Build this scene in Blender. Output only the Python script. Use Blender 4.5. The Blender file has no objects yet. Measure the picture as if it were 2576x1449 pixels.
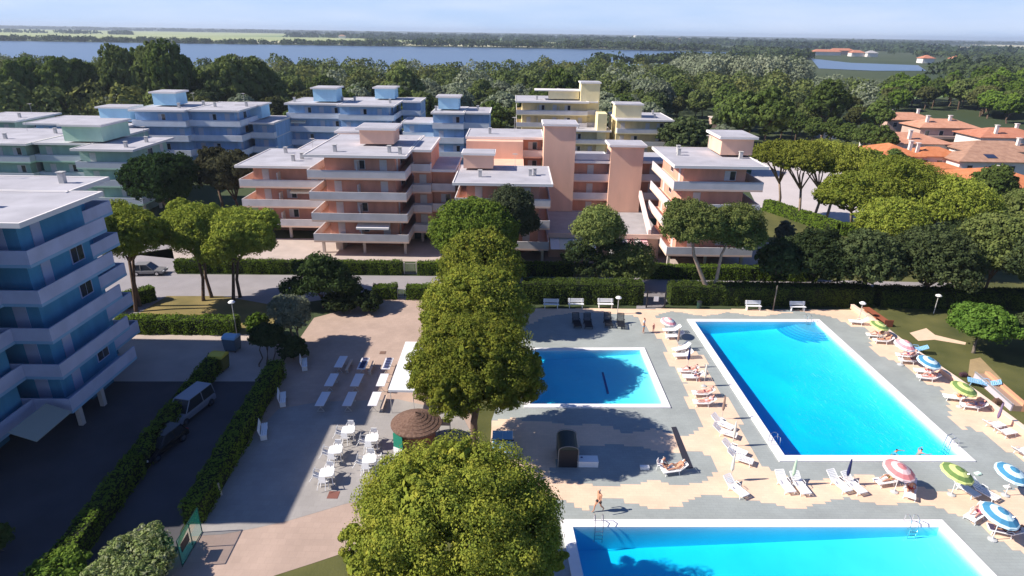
import bpy, bmesh, math, random
import numpy as np
from math import radians as R, sin, cos, tan, pi, atan, sqrt
from mathutils import Vector, Matrix
from mathutils.geometry import tessellate_polygon
random.seed(7)
sc = bpy.context.scene
C = sc.collection
# ------------------------------------------------------------------ camera
W0, H0, F = 2576.0, 1449.0, 1586.0
CH = 30.0
PITCH = atan((724.5 - 82) / F)
ROLL = R(0.9)
cam = bpy.data.cameras.new('camera'); co = bpy.data.objects.new('camera', cam); C.objects.link(co)
RM = Matrix.Rotation(pi / 2 - PITCH, 3, 'X') @ Matrix.Rotation(ROLL, 3, 'Z')
co.matrix_world = Matrix.Translation((0, 0, CH)) @ RM.to_4x4()
cam.sensor_width = 36; cam.lens = 36 * F / W0; cam.clip_start = .5; cam.clip_end = 60000
sc.camera = co
def G(px, py, z=0.0):
    "survey point: the spot at height z seen at this place of the photograph"
    d = RM @ Vector(((px - W0 / 2) / F, -(py - H0 / 2) / F, -1))
    t = (z - CH) / d.z
    return Vector((d.x * t, d.y * t, z))
def GP(pts, z=0.0): return [G(a, b, z) for a, b in pts]
def inside(x, y, poly):
    c = False; n = len(poly); j = n - 1
    for i in range(n):
        xi, yi = poly[i][0], poly[i][1]; xj, yj = poly[j][0], poly[j][1]
        if (yi > y) != (yj > y) and x < (xj - xi) * (y - yi) / (yj - yi) + xi: c = not c
        j = i
    return c
# ------------------------------------------------------------------ materials
MATS = {}
LEAF = 1.22
def mat(name, col, rough=.7, var=0.0, vs=1.0, col2=None, bump=0.0, bs=8.0, spec=.3, metal=0.0, alpha=1.0, detail=4, stretch=None):
    if name in MATS: return MATS[name]
    m = bpy.data.materials.new(name); m.use_nodes = True; nt = m.node_tree; N = nt.nodes; L = nt.links
    b = N['Principled BSDF']; b.inputs['Roughness'].default_value = rough; b.inputs['Metallic'].default_value = metal
    b.inputs['Specular IOR Level'].default_value = spec; b.inputs['Alpha'].default_value = alpha
    c = (*col, 1)
    b.inputs['Base Color'].default_value = c
    tc = N.new('ShaderNodeTexCoord'); src = tc.outputs['Object']
    if stretch:
        mp = N.new('ShaderNodeMapping'); mp.inputs['Scale'].default_value = stretch; L.new(src, mp.inputs[0]); src = mp.outputs[0]
    if var or col2:
        n = N.new('ShaderNodeTexNoise'); n.inputs['Scale'].default_value = vs; n.inputs['Detail'].default_value = detail; L.new(src, n.inputs['Vector'])
        r = N.new('ShaderNodeValToRGB'); r.color_ramp.elements[0].position = .3; r.color_ramp.elements[1].position = .7
        a = tuple(v * (1 - var) for v in col) if not col2 else col
        z = tuple(min(1, v * (1 + var)) for v in col) if not col2 else col2
        r.color_ramp.elements[0].color = (*a, 1); r.color_ramp.elements[1].color = (*z, 1)
        L.new(n.outputs['Fac'], r.inputs[0]); L.new(r.outputs[0], b.inputs['Base Color'])
    if bump:
        n2 = N.new('ShaderNodeTexNoise'); n2.inputs['Scale'].default_value = bs; n2.inputs['Detail'].default_value = 3; L.new(src, n2.inputs['Vector'])
        bp = N.new('ShaderNodeBump'); bp.inputs['Strength'].default_value = bump; bp.inputs['Distance'].default_value = .05
        L.new(n2.outputs['Fac'], bp.inputs['Height']); L.new(bp.outputs[0], b.inputs['Normal'])
    MATS[name] = m
    return m
def leafmat(name, c1, c2, c3=None, scale=.8, trans=.3):
    if name in MATS: return MATS[name]
    c1 = tuple(min(.5, v * LEAF) for v in c1); c2 = tuple(min(.5, v * LEAF) for v in c2); c3 = c3 and tuple(v * LEAF for v in c3)
    m = bpy.data.materials.new(name); m.use_nodes = True; nt = m.node_tree; N = nt.nodes; L = nt.links
    N.remove(N['Principled BSDF']); out = N['Material Output']
    tc = N.new('ShaderNodeTexCoord'); n = N.new('ShaderNodeTexNoise'); n.inputs['Scale'].default_value = scale; n.inputs['Detail'].default_value = 6; n.inputs['Roughness'].default_value = .7
    oi = N.new('ShaderNodeObjectInfo'); ad = N.new('ShaderNodeVectorMath'); ad.operation = 'ADD'
    L.new(tc.outputs['Object'], ad.inputs[0]); L.new(oi.outputs['Random'], ad.inputs[1]); L.new(ad.outputs[0], n.inputs['Vector'])
    r = N.new('ShaderNodeValToRGB'); r.color_ramp.elements[0].position = .34; r.color_ramp.elements[1].position = .68
    r.color_ramp.elements[0].color = (*c1, 1); r.color_ramp.elements[1].color = (*c2, 1)
    if c3: e = r.color_ramp.elements.new(.5); e.color = (*c3, 1)
    L.new(n.outputs['Fac'], r.inputs[0])
    hv = N.new('ShaderNodeHueSaturation'); L.new(r.outputs[0], hv.inputs['Color'])
    mr = N.new('ShaderNodeMapRange'); mr.inputs[3].default_value = .75; mr.inputs[4].default_value = 1.3; L.new(oi.outputs['Random'], mr.inputs[0]); L.new(mr.outputs[0], hv.inputs['Value'])
    d = N.new('ShaderNodeBsdfDiffuse'); t = N.new('ShaderNodeBsdfTranslucent'); mx = N.new('ShaderNodeMixShader'); mx.inputs[0].default_value = trans
    L.new(hv.outputs[0], d.inputs[0]); L.new(hv.outputs[0], t.inputs[0]); L.new(d.outputs[0], mx.inputs[1]); L.new(t.outputs[0], mx.inputs[2]); L.new(mx.outputs[0], out.inputs['Surface'])
    MATS[name] = m
    return m
# ------------------------------------------------------------------ objects
def tag(o, label=None, cat=None, group=None, kind=None):
    if label: o['label'] = label
    if cat: o['category'] = cat
    if group: o['group'] = group
    if kind: o['kind'] = kind
    return o
def thing(name, label, cat, loc=(0, 0, 0), rz=0, group=None):
    o = bpy.data.objects.new(name, None); C.objects.link(o); o.location = loc; o.rotation_euler = (0, 0, rz); o.empty_display_size = .3
    return tag(o, label, cat, group)
def link(name, me, parent=None, world=False):
    o = bpy.data.objects.new(name, me); C.objects.link(o)
    if parent is not None:
        o.parent = parent
    return o
KIDS = {}
def dup(root, loc, rz=0, sc_=1.0, label=None, group=None):
    r = root.copy(); C.objects.link(r); r.location = loc; r.rotation_euler = (0, 0, rz)
    r.scale = (sc_,) * 3 if not isinstance(sc_, tuple) else sc_
    if label: r['label'] = label
    if group: r['group'] = group
    if root.name not in KIDS: KIDS[root.name] = [(c, list(c.children)) for c in root.children]
    for ch, gs in KIDS[root.name]:
        c = ch.copy(); C.objects.link(c); c.parent = r
        for g in gs:
            d = g.copy(); C.objects.link(d); d.parent = c
    return r
class MB:
    def __init__(s): s.v = []; s.f = []
    def poly(s, pts, flip=False):
        i = len(s.v); s.v += [tuple(p) for p in pts]; f = list(range(i, i + len(pts))); s.f.append(f[::-1] if flip else f)
    def box(s, x0, x1, y0, y1, z0, z1, rz=0, c=None):
        i = len(s.v)
        P = [(x0, y0, z0), (x1, y0, z0), (x1, y1, z0), (x0, y1, z0), (x0, y0, z1), (x1, y0, z1), (x1, y1, z1), (x0, y1, z1)]
        if rz:
            cx, cy = c if c else ((x0 + x1) / 2, (y0 + y1) / 2); ca, sa = cos(rz), sin(rz)
            P = [(cx + (x - cx) * ca - (y - cy) * sa, cy + (x - cx) * sa + (y - cy) * ca, z) for x, y, z in P]
        s.v += P
        s.f += [[i + k for k in q] for q in ((3, 2, 1, 0), (4, 5, 6, 7), (0, 1, 5, 4), (1, 2, 6, 5), (2, 3, 7, 6), (3, 0, 4, 7))]
        return s
    def hexa(s, P):
        i = len(s.v); s.v += [tuple(p) for p in P]
        s.f += [[i + k for k in q] for q in ((3, 2, 1, 0), (4, 5, 6, 7), (0, 1, 5, 4), (1, 2, 6, 5), (2, 3, 7, 6), (3, 0, 4, 7))]
        return s
    def prism(s, poly, z0, z1):
        a = sum(poly[i][0] * poly[(i + 1) % len(poly)][1] - poly[(i + 1) % len(poly)][0] * poly[i][1] for i in range(len(poly)))
        if a < 0: poly = poly[::-1]
        n = len(poly); i = len(s.v)
        s.v += [(p[0], p[1], z0) for p in poly] + [(p[0], p[1], z1) for p in poly]
        for t in tessellate_polygon([[Vector((p[0], p[1], 0)) for p in poly]]):
            (ax, ay), (bx, by), (cx, cy) = [(poly[k][0], poly[k][1]) for k in t]
            if (bx - ax) * (cy - ay) - (by - ay) * (cx - ax) < 0: t = t[::-1]
            s.f.append([i + n + k for k in t]); s.f.append([i + k for k in t[::-1]])
        for k in range(n):
            l = (k + 1) % n; s.f.append([i + k, i + l, i + n + l, i + n + k])
        return s
    def tube(s, pts, r, n=6, r2=None, cap=True):
        pts = [Vector(p) for p in pts]; m = len(pts); i0 = len(s.v)
        for k, p in enumerate(pts):
            d = (pts[min(k + 1, m - 1)] - pts[max(k - 1, 0)]).normalized()
            a = d.cross(Vector((0, 0, 1))) if abs(d.z) < .95 else d.cross(Vector((0, 1, 0)))
            a.normalize(); b = d.cross(a)
            if isinstance(r, (list, tuple)): rr = r[k]
            else: rr = r if r2 is None else r + (r2 - r) * k / (m - 1)
            for j in range(n):
                t = 2 * pi * j / n; q = p + a * (rr * cos(t)) + b * (rr * sin(t)); s.v.append(tuple(q))
        for k in range(m - 1):
            for j in range(n):
                l = (j + 1) % n; A = i0 + k * n; B = A + n
                s.f.append([A + j, B + j, B + l, A + l])
        if cap:
            s.f.append([i0 + j for j in range(n)]); s.f.append([i0 + (m - 1) * n + j for j in range(n)][::-1])
        return s
    def lathe(s, prof, n=16, c=(0, 0), cap=True):
        i0 = len(s.v)
        for r, z in prof:
            for j in range(n):
                t = 2 * pi * j / n; s.v.append((c[0] + r * cos(t), c[1] + r * sin(t), z))
        for k in range(len(prof) - 1):
            for j in range(n):
                l = (j + 1) % n; A = i0 + k * n; B = A + n
                s.f.append([A + j, A + l, B + l, B + j])
        if cap:
            s.f.append([i0 + j for j in range(n)][::-1]); s.f.append([i0 + (len(prof) - 1) * n + j for j in range(n)])
        return s
    def build(s, name, m, parent=None, off=None, smooth=False, bevel=0):
        me = bpy.data.meshes.new(name)
        v = s.v
        if off is None and parent is not None and parent.get('_w'): off = ROOT(parent)
        if off is not None: v = [(a - off[0], b - off[1], c - off[2]) for a, b, c in v]
        me.from_pydata(v, [], s.f); me.update()
        if isinstance(m, (list, tuple)):
            for q in m: me.materials.append(q)
        elif m: me.materials.append(m)
        if smooth:
            for p in me.polygons: p.use_smooth = True
        if bevel:
            bm = bmesh.new(); bm.from_mesh(me); bmesh.ops.bevel(bm, geom=bm.edges[:], offset=bevel, segments=2, affect='EDGES', clamp_overlap=True); bm.to_mesh(me); bm.free()
        o = link(name, me, parent)
        if parent is not None and parent.get('_w'): o['_w'] = 1
        return o
def ROOT(o):
    while o.parent: o = o.parent
    return o.location
def wthing(name, label, cat, loc, group=None):
    "a thing whose parts are given in world coordinates"
    t = thing(name, label, cat, loc, 0, group); t['_w'] = 1
    return t
def struct(name, mb, m):
    o = mb.build(name, m); o['kind'] = 'structure'; return o
def sheet(name, poly, z, m, holes=()):
    "flat sheet (polygon with holes) at height z"
    pl = [[Vector((p[0], p[1], 0)) for p in q] for q in [poly, *holes]]
    flat = [p for q in pl for p in q]
    mb = MB(); mb.v = [(p.x, p.y, z) for p in flat]
    for t in tessellate_polygon(pl):
        a, b, c = [flat[k] for k in t]
        if (b - a).cross(c - a).z < 0: t = t[::-1]
        mb.f.append(list(t))
    return struct(name, mb, m)
EXPO = .62
SKYTINT = (.58, .74, 1.1, 1)
HAZE = 1.2e-4
# ------------------------------------------------------------------ light and sky
EL, AZ = R(38.4), R(6)
LD = Vector((cos(EL) * cos(AZ), cos(EL) * sin(AZ), -sin(EL)))
sl = bpy.data.lights.new('sun', 'SUN'); sl.energy = 5; sl.angle = R(.53); sl.color = (1, .93, .82)
so = bpy.data.objects.new('sun', sl); C.objects.link(so); so.rotation_euler = LD.to_track_quat('-Z', 'Y').to_euler(); so.location = (-80, 0, 90)
wd = bpy.data.worlds.new('World'); sc.world = wd; wd.use_nodes = True
N = wd.node_tree.nodes; L = wd.node_tree.links
bg = N['Background']; sky = N.new('ShaderNodeTexSky'); sky.sky_type = 'NISHITA'; sky.sun_disc = False
sky.sun_elevation = EL; sky.sun_rotation = math.atan2(-LD.x, -LD.y); sky.air_density = 1.0; sky.dust_density = .3; sky.ozone_density = 3.0; sky.altitude = 50
bg.inputs[1].default_value = .075
# thin streaky cloud, fixed to directions of the sky
tc = N.new('ShaderNodeTexCoord'); mp = N.new('ShaderNodeMapping'); mp.inputs['Scale'].default_value = (2.2, 2.2, 16)
nz = N.new('ShaderNodeTexNoise'); nz.inputs['Scale'].default_value = 1.6; nz.inputs['Detail'].default_value = 6
rp = N.new('ShaderNodeValToRGB'); rp.color_ramp.elements[0].position = .3; rp.color_ramp.elements[1].position = .75
rp.color_ramp.elements[1].color = (1, 1, 1, 1)
mxs = N.new('ShaderNodeMix'); mxs.data_type = 'RGBA'
L.new(tc.outputs['Generated'], mp.inputs[0]); L.new(mp.outputs[0], nz.inputs['Vector']); L.new(nz.outputs['Fac'], rp.inputs[0])
tint = N.new('ShaderNodeMix'); tint.data_type = 'RGBA'; tint.blend_type = 'MULTIPLY'; tint.inputs[0].default_value = 1; tint.inputs[7].default_value = SKYTINT
L.new(sky.outputs[0], tint.inputs[6])
sep = N.new('ShaderNodeSeparateXYZ'); L.new(tc.outputs['Generated'], sep.inputs[0]); mrz = N.new('ShaderNodeMapRange'); mrz.inputs[1].default_value = .03; mrz.inputs[2].default_value = .35; mrz.inputs[3].default_value = 1; mrz.inputs[4].default_value = 0
L.new(sep.outputs[2], mrz.inputs[0])
hzc = N.new('ShaderNodeMix'); hzc.data_type = 'RGBA'; hzc.inputs[6].default_value = (4.1, 5.9, 8.8, 1); hzc.inputs[7].default_value = (6.4, 7.4, 9.4, 1); L.new(rp.outputs[0], hzc.inputs[0]); L.new(hzc.outputs[2], mxs.inputs[7])
L.new(mrz.outputs[0], mxs.inputs[0]); L.new(tint.outputs[2], mxs.inputs[6])
L.new(mxs.outputs[2], bg.inputs[0])
sc.view_settings.view_transform = 'Standard'; sc.view_settings.look = 'None'; sc.view_settings.exposure = EXPO; sc.view_settings.gamma = 1
sc.cycles.use_denoising = True
sc.cycles.max_bounces = 6; sc.cycles.diffuse_bounces = 3; sc.cycles.glossy_bounces = 2; sc.cycles.transparent_max_bounces = 24; sc.cycles.volume_bounces = 0
sc.cycles.caustics_reflective = False; sc.cycles.caustics_refractive = False
# ------------------------------------------------------------------ ground materials
M_grass = mat('grass', (.06, .07, .02), .95, col2=(.13, .125, .04), vs=.25, bump=.5, bs=6, detail=8)
M_land = mat('far_land', (.035, .055, .02), .95, col2=(.07, .085, .035), vs=.006, detail=8)
M_road = mat('road_asphalt', (.30, .275, .285), .9, var=.1, vs=.35, bump=.15, bs=30, detail=8)
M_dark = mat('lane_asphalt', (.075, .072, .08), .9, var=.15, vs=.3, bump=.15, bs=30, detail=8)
M_conc = mat('forecourt_concrete', (.46, .38, .34), .9, var=.09, vs=.5, detail=9)
def tiled(name, c, cm, sx, sy, var=.05):
    m = mat(name, c, .8, var=var, vs=.35, detail=10); N = m.node_tree.nodes; L = m.node_tree.links
    b = N['Principled BSDF']; r = next(n for n in N if n.type == 'VALTORGB')
    tcn = next(n for n in N if n.type == 'TEX_COORD')
    br = N.new('ShaderNodeTexBrick'); br.inputs['Scale'].default_value = 1; br.inputs['Brick Width'].default_value = sx; br.inputs['Row Height'].default_value = sy
    br.inputs['Mortar Size'].default_value = .012; br.inputs['Mortar Smooth'].default_value = .5
    br.inputs['Color1'].default_value = (1, 1, 1, 1); br.inputs['Color2'].default_value = (.93, .93, .93, 1); br.inputs['Mortar'].default_value = (cm, cm, cm, 1)
    mx = N.new('ShaderNodeMix'); mx.data_type = 'RGBA'; mx.blend_type = 'MULTIPLY'; mx.inputs[0].default_value = 1
    L.new(tcn.outputs['Object'], br.inputs['Vector']); L.new(r.outputs[0], mx.inputs[6]); L.new(br.outputs['Color'], mx.inputs[7]); L.new(mx.outputs[2], b.inputs['Base Color'])
    return m
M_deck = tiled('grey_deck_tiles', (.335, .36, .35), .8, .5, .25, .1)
M_beige = tiled('beige_deck_tiles', (.80, .575, .42), .85, .5, .25, .09)
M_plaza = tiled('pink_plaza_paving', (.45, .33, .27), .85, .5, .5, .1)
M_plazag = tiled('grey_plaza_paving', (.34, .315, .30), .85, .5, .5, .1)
M_terr = mat('terrace_grey', (.36, .34, .35), .9, var=.08, vs=.8)
# ------------------------------------------------------------------ pools (corner points surveyed)
PA = [G(1316, 878), G(1621, 877), G(1687, 1028), G(1318, 1028)]
PB = [G(1728, 805), G(2060, 805.5), G(2454, 1163.5), G(1960, 1163)]
fa, fb = G(1410, 1310), G(2369, 1311)
dl = (G(1437, 1449) - fa); dl = dl / dl.y; dr = (G(2503, 1449) - fb); dr = dr / dr.y
PC = [fa, fb, fb - dr * 12.5, fa - dl * 12.5]
def inset(q, d):
    n = len(q); out = []
    for i in range(n):
        a, b, c = q[i - 1], q[i], q[(i + 1) % n]
        u = (b - a).normalized(); w = (c - b).normalized()
        nu = Vector((u.y, -u.x, 0)); nw = Vector((w.y, -w.x, 0))   # clockwise polygon: inward is right side
        m_ = (nu + nw).normalized(); out.append(b + m_ * (d / m_.dot(nu)))
    return out
holes = [[p for p in inset(q, .25)] for q in (PA, PB, PC)]
# terrain: fine inner plate with the pool pits cut out, then rings out to the horizon
mb = MB()
inner = [Vector(p) for p in ((-400, -60, 0), (400, -60, 0), (400, 420, 0), (-400, 420, 0))]
pl = [inner] + holes; flat = [p for q in pl for p in q]
mb.v = [(p.x, p.y, 0) for p in flat]
for t in tessellate_polygon(pl):
    a, b, c = [flat[k] for k in t]
    if (b - a).cross(c - a).z < 0: t = t[::-1]
    mb.f.append(list(t))
o = (-30000, 30000, -3000, 40000)
mb.poly([(o[0], o[2], 0), (o[1], o[2], 0), (o[1], -60, 0), (o[0], -60, 0)])
mb.poly([(o[0], 420, 0), (o[1], 420, 0), (o[1], o[3], 0), (o[0], o[3], 0)])
mb.poly([(o[0], -60, 0), (-400, -60, 0), (-400, 420, 0), (o[0], 420, 0)])
mb.poly([(400, -60, 0), (o[1], -60, 0), (o[1], 420, 0), (400, 420, 0)])
struct('ground', mb, M_land)
# lawns
LAWN = GP([(2135, 775), (2576, 1090), (2900, 1330), (3100, 900), (2700, 640), (2300, 560), (1940, 500), (1900, 560), (1960, 700), (2080, 745)])
sheet('lawn', LAWN, .012, M_grass)
sheet('lawn_strip_under_pines', GP([(1050, 752), (1330, 752), (1325, 800), (1290, 900), (1240, 1060), (1235, 1300), (1300, 1600), (560, 1620), (690, 1449), (780, 1420), (900, 1380), (1120, 1240), (1205, 1100), (1180, 1030), (1130, 850)]), .012, M_grass)
sheet('lawn_left', GP([(330, 790), (420, 740), (560, 736), (700, 745), (720, 790), (640, 860), (480, 862), (290, 862)]), .012, mat('dry_grass', (.16, .13, .045), .95, col2=(.28, .21, .08), vs=.3, bump=.4, bs=8, detail=8))
# roads
sheet('road', GP([(100, 700), (250, 640), (300, 560), (420, 560), (440, 660), (445, 690), (1010, 694), (1340, 697), (2000, 703), (2400, 712), (2400, 730), (2000, 716), (1340, 711), (1050, 722), (700, 770), (560, 745), (420, 745), (330, 800), (250, 850), (60, 850)]), .02, M_road)
sheet('driveway', GP([(200, 845), (330, 840), (640, 842), (700, 850), (720, 880), (700, 960), (200, 960)]), .024, M_conc)
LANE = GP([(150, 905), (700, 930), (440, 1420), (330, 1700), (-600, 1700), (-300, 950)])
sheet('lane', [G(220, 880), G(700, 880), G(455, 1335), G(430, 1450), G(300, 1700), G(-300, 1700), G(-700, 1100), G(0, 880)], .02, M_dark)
sheet('forecourt', GP([(330, 640), (600, 600), (1100, 600), (2000, 610), (1990, 668), (445, 652)]), .02, M_conc)
sheet('car_park', GP([(1880, 470), (1900, 395), (1960, 372), (2060, 378), (2150, 398), (2210, 430), (2215, 500), (2300, 560), (2230, 590), (1905, 520)]), .02, mat('pale_car_park', (.52, .46, .45), .9, var=.05, vs=.2))
sheet('path_between_hedges', GP([(1625, 712), (1700, 712), (1690, 745), (1660, 780), (1600, 780), (1605, 740)]), .03, M_road)
# garden path right of the wall
sheet('garden_path', GP([(2288, 838), (2330, 826), (2352, 843), (2430, 862), (2428, 868), (2350, 855), (2310, 858)]), .03, M_beige)
sheet('garden_path', GP([(2440, 905), (2466, 900), (2520, 955), (2500, 965), (2470, 940), (2455, 960), (2435, 945)]), .03, mat('worn_earth', (.36, .26, .14), .95, var=.15, vs=.8))
# left plaza
PLAZA = GP([(985, 748), (1062, 750), (1130, 850), (1180, 1030), (1205, 1100), (1120, 1240), (900, 1380), (780, 1420), (690, 1449), (560, 1620), (330, 1620), (440, 1400), (470, 1335), (600, 1110), (700, 930), (790, 800)])
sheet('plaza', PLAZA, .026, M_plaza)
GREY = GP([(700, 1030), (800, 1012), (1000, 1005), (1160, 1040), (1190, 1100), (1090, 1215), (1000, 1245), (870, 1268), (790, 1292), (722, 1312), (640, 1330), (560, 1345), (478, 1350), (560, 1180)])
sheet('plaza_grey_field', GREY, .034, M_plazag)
# pool deck
DECK = GP([(1322, 776), (2150, 780), (2170, 776), (2576, 1092), (2900, 1330), (3000, 1700), (1290, 1700), (1238, 1300), (1236, 1060), (1292, 900)])
sheet('pool_deck', DECK, .03, M_deck, [[q for q in inset(p, .05)] for p in (PA, PB, PC)])
z5 = lambda p: [((1400 + a / 3.22) * .90577, (800 + b / 3.22) * .90577) for a, b in p]
z6 = lambda p: [((1400 + a / 3.22) * .90577, (1150 + b / 3.22) * .90577) for a, b in p]
z7 = lambda p: [((2144 + a / 3.677) * .90577, (800 + b / 3.677) * .90577) for a, b in p]
z8 = lambda p: [((2044 + a / 3.22) * .90577, (1150 + b / 3.22) * .90577) for a, b in p]
BEIGE = ([(1318, 776), (2150, 780), (2170, 776), (2576, 1092), (2900, 1335)] + z8([(2850, 1420)]) +
  z8([(2576, 1260), (2450, 1190), (2300, 1100), (2150, 990), (2030, 930), (1900, 880), (1760, 830), (1600, 800), (1500, 790), (1380, 820), (1260, 812), (1120, 780), (1000, 755), (900, 770), (760, 800), (640, 840), (520, 860), (370, 820), (270, 790), (170, 775), (0, 770)]) +
  z6([(2400, 800), (2200, 770), (2000, 750), (1880, 710), (1740, 740), (1640, 790), (1560, 830), (1450, 857), (1340, 852), (1200, 820), (1100, 790), (1030, 750), (900, 745), (800, 820), (770, 860), (690, 852), (600, 790), (500, 770), (400, 770)]) + [(1255, 1370), (1238, 1300), (1236, 1060)] +
  z5([(80, 1165), (200, 1190), (400, 1200), (620, 1230), (830, 1215), (950, 1240), (1080, 1310), (1200, 1290), (1330, 1265), (1450, 1285), (1560, 1325), (1690, 1312), (1800, 1222), (1740, 1140), (1660, 1070), (1625, 960), (1640, 920), (1620, 850), (1560, 770), (1490, 690), (1430, 620), (1445, 560), (1430, 500), (1370, 440), (1290, 370), (1230, 330), (1200, 270), (1140, 245), (1000, 235), (760, 215), (540, 235), (390, 255), (230, 325), (150, 330)]))
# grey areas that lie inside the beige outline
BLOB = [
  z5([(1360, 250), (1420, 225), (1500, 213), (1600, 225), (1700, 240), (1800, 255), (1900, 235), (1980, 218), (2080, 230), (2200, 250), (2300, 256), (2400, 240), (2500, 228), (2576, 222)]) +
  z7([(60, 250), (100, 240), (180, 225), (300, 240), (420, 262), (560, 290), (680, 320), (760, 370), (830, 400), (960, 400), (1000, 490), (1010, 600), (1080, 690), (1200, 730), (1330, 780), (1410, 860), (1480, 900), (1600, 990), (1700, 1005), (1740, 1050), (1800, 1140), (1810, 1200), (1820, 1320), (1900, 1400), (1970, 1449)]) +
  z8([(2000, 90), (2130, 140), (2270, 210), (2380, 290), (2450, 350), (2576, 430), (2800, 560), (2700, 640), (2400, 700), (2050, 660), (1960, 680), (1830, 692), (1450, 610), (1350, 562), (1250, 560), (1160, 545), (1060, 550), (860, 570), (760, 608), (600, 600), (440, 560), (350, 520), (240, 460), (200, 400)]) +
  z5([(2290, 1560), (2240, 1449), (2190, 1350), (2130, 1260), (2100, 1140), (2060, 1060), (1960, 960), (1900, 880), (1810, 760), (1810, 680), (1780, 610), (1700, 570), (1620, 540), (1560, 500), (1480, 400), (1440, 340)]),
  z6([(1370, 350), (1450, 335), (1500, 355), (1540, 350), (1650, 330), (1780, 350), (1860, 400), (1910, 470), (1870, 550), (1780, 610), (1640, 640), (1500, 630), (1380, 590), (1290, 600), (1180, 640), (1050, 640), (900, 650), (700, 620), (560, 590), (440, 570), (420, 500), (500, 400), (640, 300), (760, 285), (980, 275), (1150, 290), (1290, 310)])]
bp = GP(BEIGE); blobs = [GP(b) for b in BLOB]
mb = MB(); sx, sy = .5, .25
pits = [inset(q, -.02) for q in (PA, PB, PC)]
y = 20.0
while y < 72:
    x = -6.0; run = None
    while x < 62:
        cx, cy = x + sx / 2, y + sy / 2
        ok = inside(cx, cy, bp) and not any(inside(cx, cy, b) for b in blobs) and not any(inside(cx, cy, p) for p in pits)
        if ok and run is None: run = x
        if not ok and run is not None: mb.poly([(run, y, .036), (x, y, .036), (x, y + sy, .036), (run, y + sy, .036)]); run = None
        x += sx
    y += sy
struct('deck_beige_paving', mb, M_beige)
# ------------------------------------------------------------------ pools
M_cop = mat('white_coping', (.88, .84, .84), .6, var=.04, vs=2, bump=.05)
M_basin = mat('blue_pool_lining', (.42, .78, .9), .5, col2=(.62, .9, .97), vs=.22, detail=3)
def watermat(name, dens, tint):
    m = bpy.data.materials.new(name); m.use_nodes = True; N = m.node_tree.nodes; L = m.node_tree.links
    N.remove(N['Principled BSDF']); out = N['Material Output']
    tr = N.new('ShaderNodeBsdfTransparent'); gl = N.new('ShaderNodeBsdfGlossy'); gl.inputs['Roughness'].default_value = .05
    fz = N.new('ShaderNodeLayerWeight'); fz.inputs[0].default_value = .5; pw = N.new('ShaderNodeMath'); pw.operation = 'POWER'; pw.inputs[1].default_value = 5; L.new(fz.outputs['Facing'], pw.inputs[0])
    lw = N.new('ShaderNodeMath'); lw.operation = 'MULTIPLY_ADD'; lw.inputs[1].default_value = .95; lw.inputs[2].default_value = .02; L.new(pw.outputs[0], lw.inputs[0])
    mx = N.new('ShaderNodeMixShader'); tcn = N.new('ShaderNodeTexCoord')
    n = N.new('ShaderNodeTexNoise'); n.inputs['Scale'].default_value = 2.0; n.inputs['Detail'].default_value = 5; n.inputs['Distortion'].default_value = .6
    mpn = N.new('ShaderNodeMapping'); mpn.inputs['Rotation'].default_value = (0, 0, R(22)); mpn.inputs['Scale'].default_value = (2.2, .7, 1)
    bmp = N.new('ShaderNodeBump'); bmp.inputs['Strength'].default_value = .9; bmp.inputs['Distance'].default_value = .10
    L.new(tcn.outputs['Object'], mpn.inputs[0]); L.new(mpn.outputs[0], n.inputs['Vector']); L.new(n.outputs['Fac'], bmp.inputs['Height']); L.new(bmp.outputs[0], gl.inputs['Normal']); L.new(bmp.outputs[0], fz.inputs['Normal'])
    L.new(lw.outputs[0], mx.inputs[0]); L.new(tr.outputs[0], mx.inputs[1]); L.new(gl.outputs[0], mx.inputs[2]); L.new(mx.outputs[0], out.inputs['Surface'])
    va = N.new('ShaderNodeVolumeAbsorption'); va.inputs['Color'].default_value = tint; va.inputs['Density'].default_value = dens; L.new(va.outputs[0], out.inputs['Volume'])
    return m
M_water = watermat('pool_water', .95, (.0, .905, .985, 1))
M_liner_band = mat('dark_blue_waterline_tiles', (.02, .10, .38), .35)
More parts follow.
